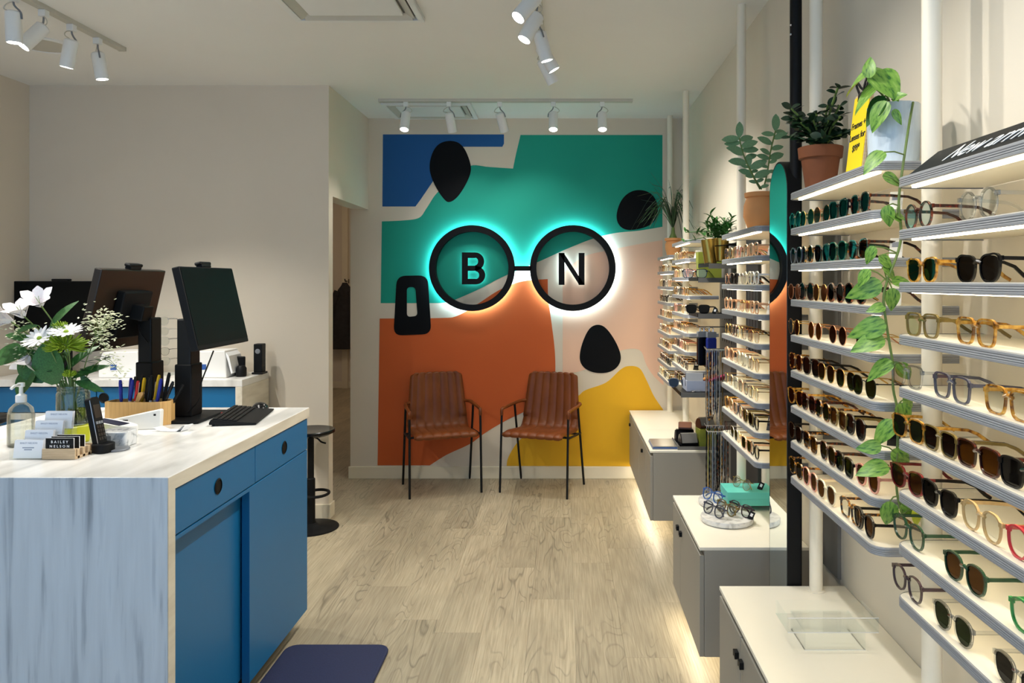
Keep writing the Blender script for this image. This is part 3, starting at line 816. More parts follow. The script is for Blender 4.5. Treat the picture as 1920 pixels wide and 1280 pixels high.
# ------------------------------------------------------------------ eyewear
SHAPES = {'round': (.048, .046, 2.0), 'panto': (.050, .045, 2.5), 'square': (.052, .042, 3.6), 'cat': (.052, .043, 2.6), 'rect': (.053, .037, 5.0)}
def rim(shape, n=32):
    w, h, p = SHAPES[shape]; out = []
    for i in range(n):
        a = 2 * math.pi * i / n; c, s = math.cos(a), math.sin(a)
        u = w / 2 * math.copysign(abs(c) ** (2 / p), c); v = h / 2 * math.copysign(abs(s) ** (2 / p), s)
        if shape in ('square', 'panto'): u *= 1 + .12 * v / (h / 2)
        if shape == 'cat': v += .16 * max(0, u) * (1 if v > 0 else .2); u *= 1 + .10 * v / (h / 2)
        out.append((u, v))
    return out
GC = {}
def gmesh(shape, metal, folded=False):
    key = (shape, metal, folded)
    if key in GC: return GC[key]
    w, h, p = SHAPES[shape]; n = 32
    t = .0012 if metal else .0032; dp = .0016 if metal else .0042
    o = rim(shape, n); c = w / 2 + t + (.0085 if metal else .0065); zc = h / 2 + t
    fr = MB(); ln = MB()
    for s in (-1, 1):
        b = len(fr.v)
        for u, v in o:
            for k, x in ((1, 0), (1, dp), (0, dp), (0, 0)):
                f = (1 + 2 * t / w, 1 + 2 * t / h) if k else (1, 1)
                fr.v.append((x, s * (c + u * f[0]), zc + v * f[1]))
        for i in range(n):
            j = (i + 1) % n
            for q in range(4): fr.f.append((b + 4 * i + q, b + 4 * i + (q + 1) % 4, b + 4 * j + (q + 1) % 4, b + 4 * j + q))
    zb = zc + h * (.22 if not metal else .25)
    bt = .0012 if metal else .0034
    fr.tube([(dp * .5, -.0115, zb), (dp * .2, 0, zb + .003), (dp * .5, .0115, zb)], bt, 6)
    hz = zc + h * (.3 if shape != 'cat' else .38); he = .0016 if metal else .004
    for s in (-1, 1):
        fr.box(0, .005, min(s * (c + w * .46), s * (c + w / 2 + t + .0045)), max(s * (c + w * .46), s * (c + w / 2 + t + .0045)), hz - he, hz + he)
    fm = fr.mesh('front')
    lens = MB(); lens.prism([(u * 1.0, v * 1.0) for u, v in o], YZ, dp * .35, dp * .6); lm = lens.mesh('lens')
    ye = c + w / 2 + t + .003
    a, bq = (.0009, .0012) if metal else (.0015, .0031)
    tm = MB()
    if not folded:
        pth = [(0.002, hz), (.05, hz - .001), (.088, hz - .004), (.108, hz - .012), (.126, .012), (.138, .0045)]
        ws = [bq, bq, bq * .9, bq * .9 + .0003, bq * .8 + .0008, bq * .7 + .0008]
    else:
        pth = [(0.002, hz), (.05, hz - .001), (.088, hz - .004), (.104, hz - .012), (.115, hz * .5), (.122, hz * .3)]
        ws = [bq, bq, bq * .9, bq * .9 + .0003, bq * .8 + .0008, bq * .7 + .0008]
    nn = len(pth)
    for i, (x, z) in enumerate(pth):
        d = Vector((pth[min(i + 1, nn - 1)][0] - pth[max(i - 1, 0)][0], pth[min(i + 1, nn - 1)][1] - pth[max(i - 1, 0)][1])).normalized()
        for sy, sz in ((-1, -1), (1, -1), (1, 1), (-1, 1)):
            px, pz = x - d.y * sz * ws[i], z + d.x * sz * ws[i]
            if folded: tm.v.append((.010 + sy * a, -px, pz))
            else: tm.v.append((px, sy * a, pz))
    for i in range(nn - 1):
        for q in range(4): tm.f.append((4 * i + q, 4 * i + (q + 1) % 4, 4 * i + 4 + (q + 1) % 4, 4 * i + 4 + q))
    tm.f += [(3, 2, 1, 0), (4 * nn - 4, 4 * nn - 3, 4 * nn - 2, 4 * nn - 1)]
    tmm = tm.mesh('temple')
    tm2 = None
    if folded:
        m2 = MB(); m2.v = [(v[0] + .005, -v[1], v[2]) for v in tm.v]; m2.f = [tuple(reversed(f)) for f in tm.f]; tm2 = m2.mesh('temple')
    GC[key] = (fm, lm, tmm, c, zc, ye, tm2, tm, fr, lens)
    return GC[key]
CN = {'f_black': 'black', 'f_tort': 'speckled tortoiseshell', 'f_dtort': 'dark tortoiseshell', 'f_honey': 'honey tortoiseshell', 'f_red': 'red tortoiseshell', 'f_wine': 'wine red', 'f_crimson': 'crimson', 'f_green': 'dark green', 'f_bgreen': 'bright green', 'f_olive': 'olive brown', 'f_beige': 'beige', 'f_pink': 'pink', 'f_peach': 'peach', 'f_cream': 'cream', 'f_blue': 'blue', 'f_grey': 'charcoal grey', 'f_plum': 'plum', 'f_white': 'white', 'f_clear': 'crystal clear', 'gold': 'gold wire', 'silver': 'silver wire', 'rose_gold': 'copper wire', 'black_metal': 'black wire'}
METAL = {'gold', 'silver', 'rose_gold', 'black_metal'}
def glasses(shape, fmat, lmat, loc, label, group, rz=0, ry=0, folded=False, tmat=None, parts=True):
    metal = fmat in METAL
    fm, lm, tmm, c, zc, ye, tm2, tmb, frb, lnb = gmesh(shape, metal, folded)
    sun = lmat != 'l_clear'
    nm = 'sunglasses' if sun else 'eyeglasses'
    if not parts:
        key = ('one', shape, metal)
        if key not in GC:
            m = MB(); m.add(frb.v, frb.f)
            for s in (-1, 1): m.add([(v[0], v[1] + s * ye, v[2]) for v in tmb.v], tmb.f)
            nf = len(m.f)
            for s in (-1, 1): m.add([(v[0], v[1] + s * c, v[2] + zc) for v in lnb.v], lnb.f)
            me = bpy.data.meshes.new('eyewear'); me.from_pydata([tuple(v) for v in m.v], [], m.f)
            me.materials.append(MATS['f_black']); me.materials.append(MATS['l_clear'])
            me.polygons.foreach_set('material_index', [0] * nf + [1] * (len(m.f) - nf))
            GC[key] = me
        o = bpy.data.objects.new(nm, GC[key]); COL.objects.link(o); o.location = loc; o.rotation_euler = (0, 0, rz)
        for i, mt in enumerate((fmat, lmat)):
            o.material_slots[i].link = 'OBJECT'; o.material_slots[i].material = MATS[mt]
        return tag(o, label, nm, group)
    t = thing(nm, label, nm, loc, rz, group)
    t.rotation_euler = (0, ry, rz)
    f = obj('front', fm, fmat, t)
    if not f.material_slots[0].link == 'OBJECT':
        f.material_slots[0].link = 'OBJECT'; f.material_slots[0].material = MATS[fmat]
    def part(name, me, mat, l):
        o = obj(name, me, mat, t, loc=l)
        o.material_slots[0].link = 'OBJECT'; o.material_slots[0].material = MATS[mat]
        return o
    for s in (-1, 1):
        part('lens', lm, lmat, (0, s * c, zc))
    if folded:
        part('temple', tmm, tmat or fmat, (0, ye, 0)); part('temple', tm2, tmat or fmat, (.0, -ye, 0))
    else:
        for s in (-1, 1): part('temple', tmm, tmat or fmat, (0, s * ye, 0))
    return t
RN = {'A': 'New arrivals rack', 'B': 'rack under jade plant', 'C': 'rack under round clay pot', 'D': 'rack by blue pouches', 'E': 'rack by mural'}
def place(key, row, items, parts=True):
    for i, (px, shape, fmat, lmat) in enumerate(items):
        y = (.716 * F / (px - CX)) if px > 50 else px
        col = CN[fmat]; sun = 'sunglasses' if lmat != 'l_clear' else 'eyeglasses'
        lab = f'{col} {shape} {sun}, {ORD[i]} from left on {ORD[row]} shelf, {RN[key]}'
        glasses(shape, fmat, lmat, (.7125 + random.uniform(0, .004), y, GZ[key][row]), lab, f'eyewear on the {RN[key]}', rz=R(random.uniform(-3, 3)), parts=parts)
lc, ld_, lg, lbn = 'l_clear', 'l_dark', 'l_green', 'l_brown'
place('A', 1, [(1722, 'round', 'f_red', lc), (1834, 'round', 'f_clear', lc)])
place('A', 2, [(1727, 'cat', 'f_honey', lg), (1833, 'cat', 'f_black', ld_)])
place('A', 3, [(1729, 'square', 'f_olive', lc), (1831, 'square', 'f_honey', lc)])
place('A', 4, [(1700, 'square', 'f_clear', lc), (1784, 'square', 'f_grey', lc), (1890, 'square', 'f_honey', lc)])
place('A', 5, [(1703, 'square', 'f_honey', lg), (1761, 'square', 'f_olive', ld_), (1833, 'square', 'f_red', lbn), (1922, 'square', 'f_black', ld_)])
place('A', 6, [(1701, 'cat', 'f_wine', lbn), (1762, 'cat', 'f_black', ld_), (1838, 'panto', 'f_beige', lc), (1932, 'panto', 'f_crimson', lc)])
place('A', 7, [(1702, 'panto', 'f_green', lc), (1808, 'panto', 'f_green', lbn), (1945, 'panto', 'f_bgreen', lc)])
place('A', 8, [(1700, 'panto', 'f_plum', lc), (1786, 'panto', 'f_clear', lg), (1906, 'panto', 'f_clear', ld_)])
place('B', 1, [(1491, 'round', 'f_green', ld_), (1513, 'round', 'gold', lg), (1540, 'round', 'rose_gold', lbn), (1573, 'cat', 'f_black', ld_), (1612, 'panto', 'f_dtort', ld_)])
place('B', 2, [(1493, 'round', 'f_grey', ld_), (1514, 'round', 'f_tort', lg), (1541, 'cat', 'f_black', ld_), (1571, 'panto', 'f_green', ld_), (1608, 'cat', 'f_dtort', lbn)])
place('B', 3, [(1490, 'round', 'rose_gold', ld_), (1511, 'round', 'f_dtort', ld_), (1537, 'round', 'gold', lg), (1567, 'round', 'f_dtort', lg), (1602, 'round', 'f_dtort', ld_)])
place('B', 4, [(1490, 'round', 'gold', ld_), (1529, 'round', 'rose_gold', lbn), (1571, 'round', 'rose_gold', ld_), (1623, 'round', 'gold', ld_)])
place('B', 5, [(1492, 'panto', 'f_tort', lbn), (1521, 'panto', 'f_black', ld_), (1549, 'panto', 'gold', lg), (1586, 'panto', 'gold', lg), (1622, 'panto', 'black_metal', lg)])
place('B', 6, [(1491, 'cat', 'f_honey', ld_), (1515, 'panto', 'f_red', ld_), (1542, 'panto', 'f_tort', lg), (1571, 'square', 'f_olive', lbn), (1605, 'panto', 'f_black', ld_)])
place('B', 7, [(1492, 'panto', 'f_black', ld_), (1520, 'square', 'f_tort', lbn), (1553, 'panto', 'f_dtort', ld_), (1583, 'square', 'f_black', lg), (1625, 'panto', 'f_pink', lbn)])
place('B', 8, [(1493, 'cat', 'f_tort', lg), (1519, 'panto', 'f_pink', lbn), (1550, 'panto', 'f_cream', lbn), (1593, 'square', 'f_tort', lc), (1620, 'panto', 'f_black', lbn)])
LIGHT = ['f_cream', 'f_peach', 'f_pink', 'gold', 'rose_gold', 'silver', 'f_clear', 'f_beige', 'f_tort', 'f_honey', 'black_metal']
SH = ['round', 'panto', 'square', 'cat']
rnd = random.Random(11)
for row in range(1, 9):
    n = [0, 6, 5, 4, 5, 5, 6, 6, 5][row]
    pal = [None, LIGHT, ['rose_gold', 'f_black', 'silver', 'f_cream', 'f_white', 'f_black'], ['f_peach', 'rose_gold', 'gold', 'f_peach', 'f_honey'], ['gold', 'f_dtort', 'gold', 'black_metal'], ['f_peach', 'rose_gold', 'f_cream', 'f_clear', 'gold'], ['gold', 'silver', 'f_cream', 'rose_gold', 'black_metal'], ['f_honey', 'f_peach', 'f_grey', 'rose_gold', 'f_olive', 'f_black'], ['black_metal', 'silver', 'gold', 'f_peach', 'f_black']][row]
    ys = [3.235 - (3.235 - 2.80) * i / (n - 1) for i in range(n)]
    place('C', row, [(y, rnd.choice(SH), pal[i % len(pal)] if row > 1 else rnd.choice(pal), lc if rnd.random() < .9 else lg) for i, y in enumerate(ys)])
for key, ya, yb in (('D', 4.75, 4.345), ('E', 5.475, 5.01)):
    for row in range(1, 9):
        n = rnd.choice([4, 5, 5])
        its = []
        for i in range(n):
            y = ya + (yb - ya) * i / (n - 1)
            pal = LIGHT if row < 7 else ['f_dtort', 'f_red', 'f_black', 'f_tort', 'gold', 'f_cream']
            its.append((y, rnd.choice(SH), rnd.choice(pal + ['f_black']), lc))
        place(key, row, its, parts=False)

# little price cards leaning at the near end of some shelves
def price_card(loc, rz, lean, mat, label):
    t = thing('price_card', label, 'price tag', loc, rz, 'price cards on the racks')
    m = Matrix.Rotation(lean, 4, 'Y')
    MB().box(-.001, .001, -.014, .014, 0, .058, m).build('card', mat, t)
    m2 = Matrix.Rotation(-lean * .9, 4, 'Y')
    MB().box(-.001, .001, -.012, .012, 0, .03, Matrix.Translation((.02 if lean > 0 else -.02, 0, 0)) @ m2).build('easel', mat, t)
    MB().box(-.0018, -.0011, -.009, .009, .03, .046, m).build('print', 'text_grey' if mat == 'white' else 'text_white', t)
for key, row, y, mt, lab in (('B', 1, 1.72, 'white', 'second'), ('B', 2, 1.72, 'white', 'third'), ('B', 3, 1.725, 'white', 'fourth'), ('B', 6, 1.73, 'black', 'seventh'), ('C', 1, 2.75, 'white', 'second'), ('C', 3, 2.76, 'white', 'fourth'), ('C', 7, 2.76, 'navy', 'eighth'), ('D', 1, 4.30, 'white', 'second'), ('D', 7, 4.32, 'black', 'eighth')):
    price_card((.765, y, GZ[key][row]), R(60), R(34), mt, f'small {mt} price card standing on the {lab} shelf, {RN[key]}')

# ------------------------------------------------------------------ New arrivals sign
z0 = GZ['A'][0]
t = thing('shelf_sign', 'black wedge sign reading New arrivals on top of the nearest rack', 'sign', (.705, 1.25, z0))
prof = [(0, 0), (.066, .052), (.072, .052), (.072, 0)]
MB().prism(prof, lambda u, v, w: Vector((u, w, v)), -.31, .285).build('panel', 'black', t, bevel=.001)
upv = Vector((.066, 0, .052)).normalized(); nv = Vector((-.052, 0, .066)).normalized()
text_obj('New arrivals', .068, 'text_white', t, Vector((0, .178, 0)) + upv * .022 + nv * .0012, (0, -1, 0), upv, shear=.32, sx=.92)

# ------------------------------------------------------------------ clipboard sign
t = thing('clipboard_sign', 'yellow price sign clipped to a small upright board beside the jade plant', 'sign', (.735, 1.895, GZ['B'][0]))
tilt = Matrix.Rotation(R(7), 4, 'Y')
MB().box(.001, .009, -.052, .052, 0, .212, tilt).build('board', 'pale_wood', t, bevel=.001)
MB().box(-.0006, .0008, -.05, .05, .006, .205, tilt).build('sheet', 'yellow', t)
MB().box(-.02, .03, -.055, .055, -.0005, .006).build('foot', 'acrylic', t)
ut = (tilt @ Vector((0, 0, 1))); nt = tilt @ Vector((-1, 0, 0))
for s_, zz in (('Frames +', .122), ('Lenses for', .092), ('$99*', .062)):
    text_obj(s_, .0235, 'text_dark', t, tilt @ Vector((-.0012, 0, zz)), (0, -1, 0), ut, align='CENTER', extrude=.0003, bold=.0004)
MB().box(-.006, .014, -.017, .017, .188, .212, tilt).build('clip', 'black', t, bevel=.003)
MB().tube(smooth_line([tilt @ Vector((-.004, .012, .21)), tilt @ Vector((-.012, .022, .235)), tilt @ Vector((-.014, .008, .238)), tilt @ Vector((.0, .0, .214)), tilt @ Vector((.01, -.006, .24)), tilt @ Vector((-.002, -.02, .25)), tilt @ Vector((-.004, -.01, .212))], 2), .003, 6).build('clip_handle', 'black', t, True)

# ------------------------------------------------------------------ things on the low cabinets
def acrylic_open_box(t, name, x0, x1, y0, y1, z0, z1, th=.004, top=False):
    m = MB()
    m.box(x0, x1, y0, y0 + th, z0, z1).box(x0, x1, y1 - th, y1, z0, z1).box(x0, x0 + th, y0 + th, y1 - th, z0, z1).box(x1 - th, x1, y0 + th, y1 - th, z0, z1)
    m.box(x0, x1, y0, y1, z0, z0 + th) if not top else m.box(x0, x1, y0, y1, z1 - th, z1)
    return m.build(name, 'acrylic', t)
t = thing('acrylic_riser', 'clear plastic stepped display riser on the nearest floating cabinet', 'display riser', (.72, 2.03, CABZ))
acrylic_open_box(t, 'stand', -.08, .082, -.05, .075, 0, .052, top=True)
acrylic_open_box(t, 'tray', -.128, .112, -.062, .052, .052, .09)
for x0, x1, y0, y1, z in ((-.128, .112, -.063, -.060, .09), (-.128, .112, -.063, -.060, .052), (-.08, .082, -.051, -.049, .0)):
    MB().box(x0, x1, y0, y1, z - .0005, z + .001).build('polished_edge', 'f_white', t)  # white strips painted as light caught along the clear edges

def plate(x, y, r, label):
    t = thing('marble_tray', label, 'tray', (x, y, CABZ), 0, 'marble trays')
    MB().lathe([(r * .9, 0), (r * .98, .003), (r, .008), (r, .02), (r * .985, .023), (.001, .023)], 48).build('slab', 'marble', t, True)
    for a in (30, 150, 270):
        MB().lathe([(.006, -.0), (.006, .003)], 8, (r * .7 * math.cos(R(a)), r * .7 * math.sin(R(a)), -.0001)).build('foot', 'grey_plastic', t)
    return t
plate(.668, 3.045, .106, 'round white marble tray with three folded eyeglasses on it')
plate(.705, 3.275, .11, 'round white marble tray half under the turquoise box')
PZ = CABZ + .0232
for k, (x, y, fm_, rz, nm) in enumerate([(.605, 3.04, 'f_grey', 28, 'smoky grey'), (.662, 3.065, 'f_olive', 24, 'olive'), (.715, 3.045, 'f_plum', 30, 'mauve')]):
    glasses('panto', fm_, lc, (x, y, PZ + .001), f'folded {nm} eyeglasses leaning on the nearer marble tray', 'folded eyeglasses on trays', rz=R(rz), ry=R(18), folded=True)
glasses('panto', 'f_blue', lc, (.64, 3.24, PZ + .001), 'folded blue eyeglasses on the marble tray beside turquoise box', 'folded eyeglasses on trays', rz=R(28), ry=R(18), folded=True)
t = thing('turquoise_box', 'turquoise gift box standing on the rear marble tray', 'box', (.80, 3.245, PZ))
MB().box(-.1, .1, -.072, .072, 0, .046).build('base', 'teal_box', t, bevel=.001)
MB().box(-.102, .102, -.074, .074, .028, .058).build('lid', 'teal_box', t, bevel=.001)
TZ = PZ + .058
glasses('round', 'gold', lc, (.765, 3.225, TZ + .001), 'folded gold round eyeglasses on top of the turquoise box', 'folded eyeglasses on trays', rz=R(25), ry=R(16), folded=True)
def info_card(loc, label):
    t = thing('info_card', label, 'price tag', loc, R(-25), 'black info cards')
    m = Matrix.Rotation(R(22), 4, 'Y')
    MB().box(-.011, .011, -.001, .001, 0, .034, m).build('card', 'black', t)
    MB().box(-.005, .005, -.0018, -.001, .014, .027, m).build('print', 'text_white', t)
    MB().box(-.011, .014, -.003, .02, 0, .001).build('foot', 'acrylic', t)
info_card((.748, 2.995, PZ), 'small black info card on the nearer marble tray')
info_card((.845, 3.215, TZ), 'small black info card on top of the turquoise box')

# far cabinet: magazines, black tray with cases
t = thing('magazine_stack', 'low stack of glossy magazines on the cabinet beside black cases', 'magazine', (.595, 4.44, CABZ))
for i in range(3):
    MB().box(-.075 + .002 * i, .085, -.1 + .003 * i, .12, .006 * i, .006 * i + .0055).build('magazine', ['grey_plastic', 'f_blue', 'silver'][i], t)
t = thing('case_tray', 'black metal display tray on cabinet holding glasses cases', 'tray', (.79, 4.43, CABZ))
MB().box(-.12, .105, -.1, .13, 0, .008).build('base', 'black_satin', t)
MB().box(-.12, .105, -.104, -.1, 0, .02).build('front_lip', 'acoustic_grey', t); MB().box(-.126, -.12, -.104, .13, 0, .024).build('side_lip', 'acoustic_grey', t)
def case(loc, L, w, h, rz, mb, ml, label, rx=0):
    t = thing('glasses_case', label, 'glasses case', loc, rz, 'eyeglasses cases')
    prof = smooth_poly([(-w / 2, 0), (w / 2, 0), (w / 2, h * .55), (w * .18, h), (-w * .2, h), (-w / 2, h * .35)], 2)
    MB().prism(prof, YZ, -L / 2, L / 2).build('body', mb, t, True)
    fl_ = [(-w * .5, h * .36), (-w * .2, h * 1.0), (w * .1, h * 1.03), (w * .1, h * 1.06), (-w * .23, h * 1.05), (-w * .56, h * .36)]
    MB().prism(fl_, YZ, -L / 2 + .004, L / 2 - .004).build('flap', ml, t)
CB = CABZ + .0082
case((.735, 4.40, CB), .10, .075, .072, R(8), 'black_gloss', 'acoustic_grey', 'black leather glasses case with grey flap on the black tray, front one')
case((.73, 4.50, CB), .11, .075, .075, R(0), 'black_satin', 'black_gloss', 'black glasses case at the back of the black tray')
case((.735, 4.50, CB + .08), .08, .06, .04, R(-10), 'leather_dark', 'leather', 'brown leather glasses case lying on top of a black case')
t = thing('green_gift_box', 'olive green gift box on the black tray', 'box', (.845, 4.42, CB))
MB().box(-.048, .048, -.07, .07, 0, .085).build('base', 'green_box', t, bevel=.001); MB().box(-.05, .05, -.072, .072, .06, .104).build('lid', 'green_box', t, bevel=.001)
case((.84, 4.42, CB + .104), .09, .075, .058, R(15), 'leather_dark', 'acoustic_grey', 'dark brown glasses case on top of the olive green box')

# accessory section: black shelves, boxes, pouches, chains
def black_shelf(x0, y0, y1, z, label):
    t = thing('black_shelf', label, 'shelf', ((x0 + XR) / 2, (y0 + y1) / 2, z), 0, 'black metal accessory shelves')
    hx, hy = (XR - .016 - x0) / 2, (y1 - y0) / 2
    MB().box(-hx, hx, -hy, hy, -.004, 0).build('plate', 'black_satin', t)
    MB().box(-hx, hx, -hy - .003, -hy, -.022, .003).build('front_lip', 'acoustic_grey', t)
    MB().box(-hx - .003, -hx, -hy - .003, hy, -.014, .006).build('side_lip', 'black_satin', t)
    return t
black_shelf(.70, 3.92, 4.2, 1.515, 'black metal shelf carrying the upright lime green box')
black_shelf(.70, 3.92, 4.2, 1.325, 'black metal shelf carrying black folded sunglasses, between box and pouches')
black_shelf(.61, 3.92, 4.24, .912, 'wide black metal shelf carrying a grey open box of cases')
t = thing('lime_gift_box', 'upright lime green gift box on a black shelf beside brass planters', 'box', (.79, 4.05, 1.5155))
MB().box(-.062, .062, -.035, .035, 0, .085).build('base', 'green_box', t, bevel=.001); MB().box(-.064, .064, -.037, .037, .08, .142).build('lid', 'green_box', t, bevel=.001)
info_card((.775, 4.05, 1.658), 'small dark info card on top of the lime green box')
glasses('square', 'f_black', lc, (.70, 3.975, 1.5165), 'black square eyeglasses on the black shelf before the lime box', 'eyewear on black shelves', rz=R(70))
glasses('square', 'f_black', ld_, (.72, 4.0, 1.3265), 'black square sunglasses on the middle black shelf', 'eyewear on black shelves', rz=R(60))
info_card((.80, 3.97, 1.3258), 'small blue black info card on the middle black shelf')
t = thing('open_case_box', 'pale lilac open carton of glasses cases on wide black shelf', 'box', (.74, 4.06, .9125))
MB().box(-.08, .1, -.075, -.071, 0, .055).box(-.08, .1, .071, .075, 0, .055).box(-.08, -.076, -.071, .071, 0, .055).box(.096, .1, -.071, .071, 0, .055).build('walls', 'lilac_box', t)
MB().box(-.076, .096, -.071, .071, 0, .004).build('bottom', 'lilac_box', t)
case((.715, 4.06, .93), .10, .09, .07, R(-12), 'navy', 'grey_plastic', 'dark navy glasses case sticking out of the lilac carton')
for k, (mt, dx, nm) in enumerate((('orange_paper', .0, 'orange'), ('pink_paper', .03, 'pink'))):
    o = MB().box(-.045, .045, -.006, .006, -.03, .03, Matrix.Rotation(R(-20), 4, 'Y') @ Matrix.Rotation(R(62), 4, 'X')).build('fabric_sleeve', mt, None, bevel=.002, loc=(.79 + dx, 4.04 - .045 * k, .974)); tag(o, f'{nm} fabric glasses sleeve in the lilac carton', 'glasses case')
glasses('panto', 'f_grey', ld_, (.645, 4.12, .9135), 'small dark sunglasses on the wide black shelf beside lilac carton', 'eyewear on black shelves', rz=R(75), folded=True)
o = thing('keyring', 'small grey keyring lying on the front of the wide black shelf', 'keyring', (.69, 3.955, .9165))
MB().tube([(.014 * math.cos(a), .014 * math.sin(a), 0) for a in [2 * math.pi * i / 16 for i in range(17)]], .0025, 6, False).build('ring', 'chrome', o, True); MB().box(.012, .035, -.008, .008, -.0025, .004).build('fob', 'grey_plastic', o, bevel=.001)

def rod(x0, y, z, label):
    t = thing('display_rod', label, 'hook', (XR - .016, y, z), 0, 'pegboard hooks')
    MB().tube([(0, 0, 0), (x0 - XR + .016, 0, 0), (x0 - XR + .01, 0, .012)], .003, 6).build('rod', 'chrome', t, True)
    MB().box(-.004, 0, -.012, .012, -.012, .012).build('plate', 'chrome', t)
for x, y, mt, nm in ((.725, 3.9, 'black_gloss', 'black'), (.765, 3.86, 'royal', 'royal blue')):
    t = thing('hanging_pouch', f'{nm} hard glasses pouch hanging from the pegboard', 'glasses case', (x, y, 1.06), R(12))
    MB().prism(rrect(.052, .15, .012), XZ, -.012, .012).build('shell', mt, t, bevel=.004)
    for v in t.children: v.location = (0, 0, .075)
    MB().prism(rrect(.05, .03, .005), XZ, -.011, .011).build('header', 'grey_plastic', t, loc=(0, 0, .163))
    MB().tube(smooth_line([(-.01, 0, .175), (-.012, 0, .2), (.012, 0, .2), (.01, 0, .175)], 2), .0025, 6).build('loop', 'chrome', t, True)
rod(.70, 3.9, 1.262, 'chrome pegboard hook holding the black pouch'); rod(.70, 3.86, 1.262, 'chrome pegboard hook holding the royal blue pouch')
CH = [('silver', 'silver'), ('f_dtort', 'brown beaded'), ('black_satin', 'black'), ('gold', 'gold'), ('f_tort', 'amber beaded'), ('chrome', 'bright steel'), ('grey_plastic', 'grey')]
def chain(x, y, z1, z0, mat, label, w=.011):
    t = thing('glasses_chain', label, 'chain', (x, y, z1), 0, 'hanging eyeglasses chains')
    pts = []
    nn = 26
    for i in range(nn + 1):
        a = i / nn
        pts.append((w * math.cos(math.pi * a) * (.5 + .5 * math.sin(math.pi * a)), .003 * math.sin(9 * a), -(z1 - z0) * math.sin(math.pi * a) ** .7))
    dense = smooth_line(pts, 1)
    MB().tube(dense, [.0021 if i % 2 else .0034 for i in range(len(dense))], 5).build('beads', mat, t, True)
    MB().tube(smooth_line([(-w * .5, 0, -.002), (-w * .3, 0, .012), (w * .3, 0, .012), (w * .5, 0, -.002)], 2), .003, 6).build('clasp', 'chrome', t, True)
for k in range(7):
    m_, nm = CH[k % 7]
    chain(.70 + .022 * (k % 4), 3.62 - .035 * (k // 4), 1.16, .80 + .03 * (k % 3), m_, f'{nm} glasses chain, {ORD[k]} in the upper hanging bunch')
for k in range(10):
    m_, nm = CH[(k * 3 + 2) % 7]
    chain(.69 + .02 * (k % 5), 3.56 - .04 * (k // 5), .80 - .02 * (k // 5), .44 + .03 * (k % 4), m_, f'{nm} glasses chain, {ORD[k]} in the lower hanging bunch')
rod(.69, 3.62, 1.172, 'chrome pegboard hook carrying the upper glasses chains'); rod(.69, 3.585, 1.172, 'second chrome pegboard hook carrying upper glasses chains')
rod(.68, 3.56, .812, 'chrome pegboard hook carrying the lower glasses chains'); rod(.68, 3.52, .792, 'second chrome pegboard hook carrying lower glasses chains')

# ================================================================== PLANTS
def leaf_mesh(name, prof, L, fold=.25, droop=.2, n=8, wave=0):
    """leaf along +X, face up +Z; prof(t) half width"""
    m = MB()
    for i in range(n + 1):
        t = i / n; x = L * t; w = prof(t) * L; z = -droop * L * t * t
        zz = w * fold + wave * L * math.sin(t * 9)
        m.v += [(x, -w, z + zz), (x, 0, z), (x, w, z + zz * .9)]
    for i in range(n):
        a = 3 * i
        m.f += [(a, a + 3, a + 4, a + 1), (a + 1, a + 4, a + 5, a + 2)]
    me = bpy.data.meshes.new(name); me.from_pydata(m.v, [], m.f)
    me.polygons.foreach_set('use_smooth', [True] * len(me.polygons))
    return me
heart = lambda t: (.0 if t >= 1 else .40 * (math.sin(math.pi * min(1, t * .93 + .07)) ** .7) * (1 - .55 * t) * 1.25 * (1 if t > .02 else .6))
oval = lambda t: .27 * math.sin(math.pi * min(.995, t * .97 + .03)) ** .6
lance = lambda t: .12 * math.sin(math.pi * min(1, t * .97 + .02)) ** .8
petal = lambda t: .05 + .17 * math.sin(math.pi * min(1, t * .86)) ** .8 if t < 1 else .02
blade = lambda t: .018 * (1 - t) + .002
LM = {}
def leaf(kind):
    if kind in LM: return LM[kind]
    spec = {'pothos': (heart, 1, .25, .25, 10, 0), 'pothos_flat': (heart, 1, .12, .5, 10, 0), 'jade': (oval, 1, .2, .15, 6, 0), 'lance': (lance, 1, .3, .35, 8, 0), 'lobe': (oval, 1, .1, .1, 6, 0), 'petal': (petal, 1, .25, .38, 7, 0), 'daisy': (lambda t: .04 + .07 * math.sin(math.pi * min(1, t * .9)) if t < 1 else .03, 1, -.2, .1, 5, 0), 'big': (lambda t: .38 * math.sin(math.pi * min(1, t * .95 + .03)) ** .65, 1, .12, .3, 9, 0), 'sprig': (oval, 1, .2, .1, 4, 0)}[kind]
    LM[kind] = leaf_mesh(kind + '_leaf', spec[0], spec[1], spec[2], spec[3], spec[4], spec[5]); return LM[kind]
def put(parent, kind, pos, d, size, mat, up=(0, 0, 1), name='leaf', wide=1.0):
    d = Vector(d).normalized(); u = Vector(up)
    y = u.cross(d)
    if y.length < 1e-3: y = d.orthogonal()
    y.normalize(); z = d.cross(y)
    o = obj(name, leaf(kind), mat, parent)
    o.material_slots[0].link = 'OBJECT'; o.material_slots[0].material = MATS[mat]
    mt = Matrix((d, y, z)).transposed().to_4x4(); mt.translation = Vector(pos)
    o.matrix_local = mt @ Matrix.Diagonal((size, size * wide, size, 1))
    return o
def pot(loc, prof, mat, label, cat='plant pot', soil=None, n=32, name='plant_pot', sx=1, sy=1):
    t = thing(name, label, cat, loc)
    MB().lathe(prof, n, sx=sx, sy=sy).build('pot', mat, t, True)
    if soil: MB().lathe([(soil[0], soil[1] - .004), (soil[0], soil[1]), (.001, soil[1] + .004)], 20, sx=sx, sy=sy).build('soil', 'soil', t, True)
    return t
rp = random.Random(3)
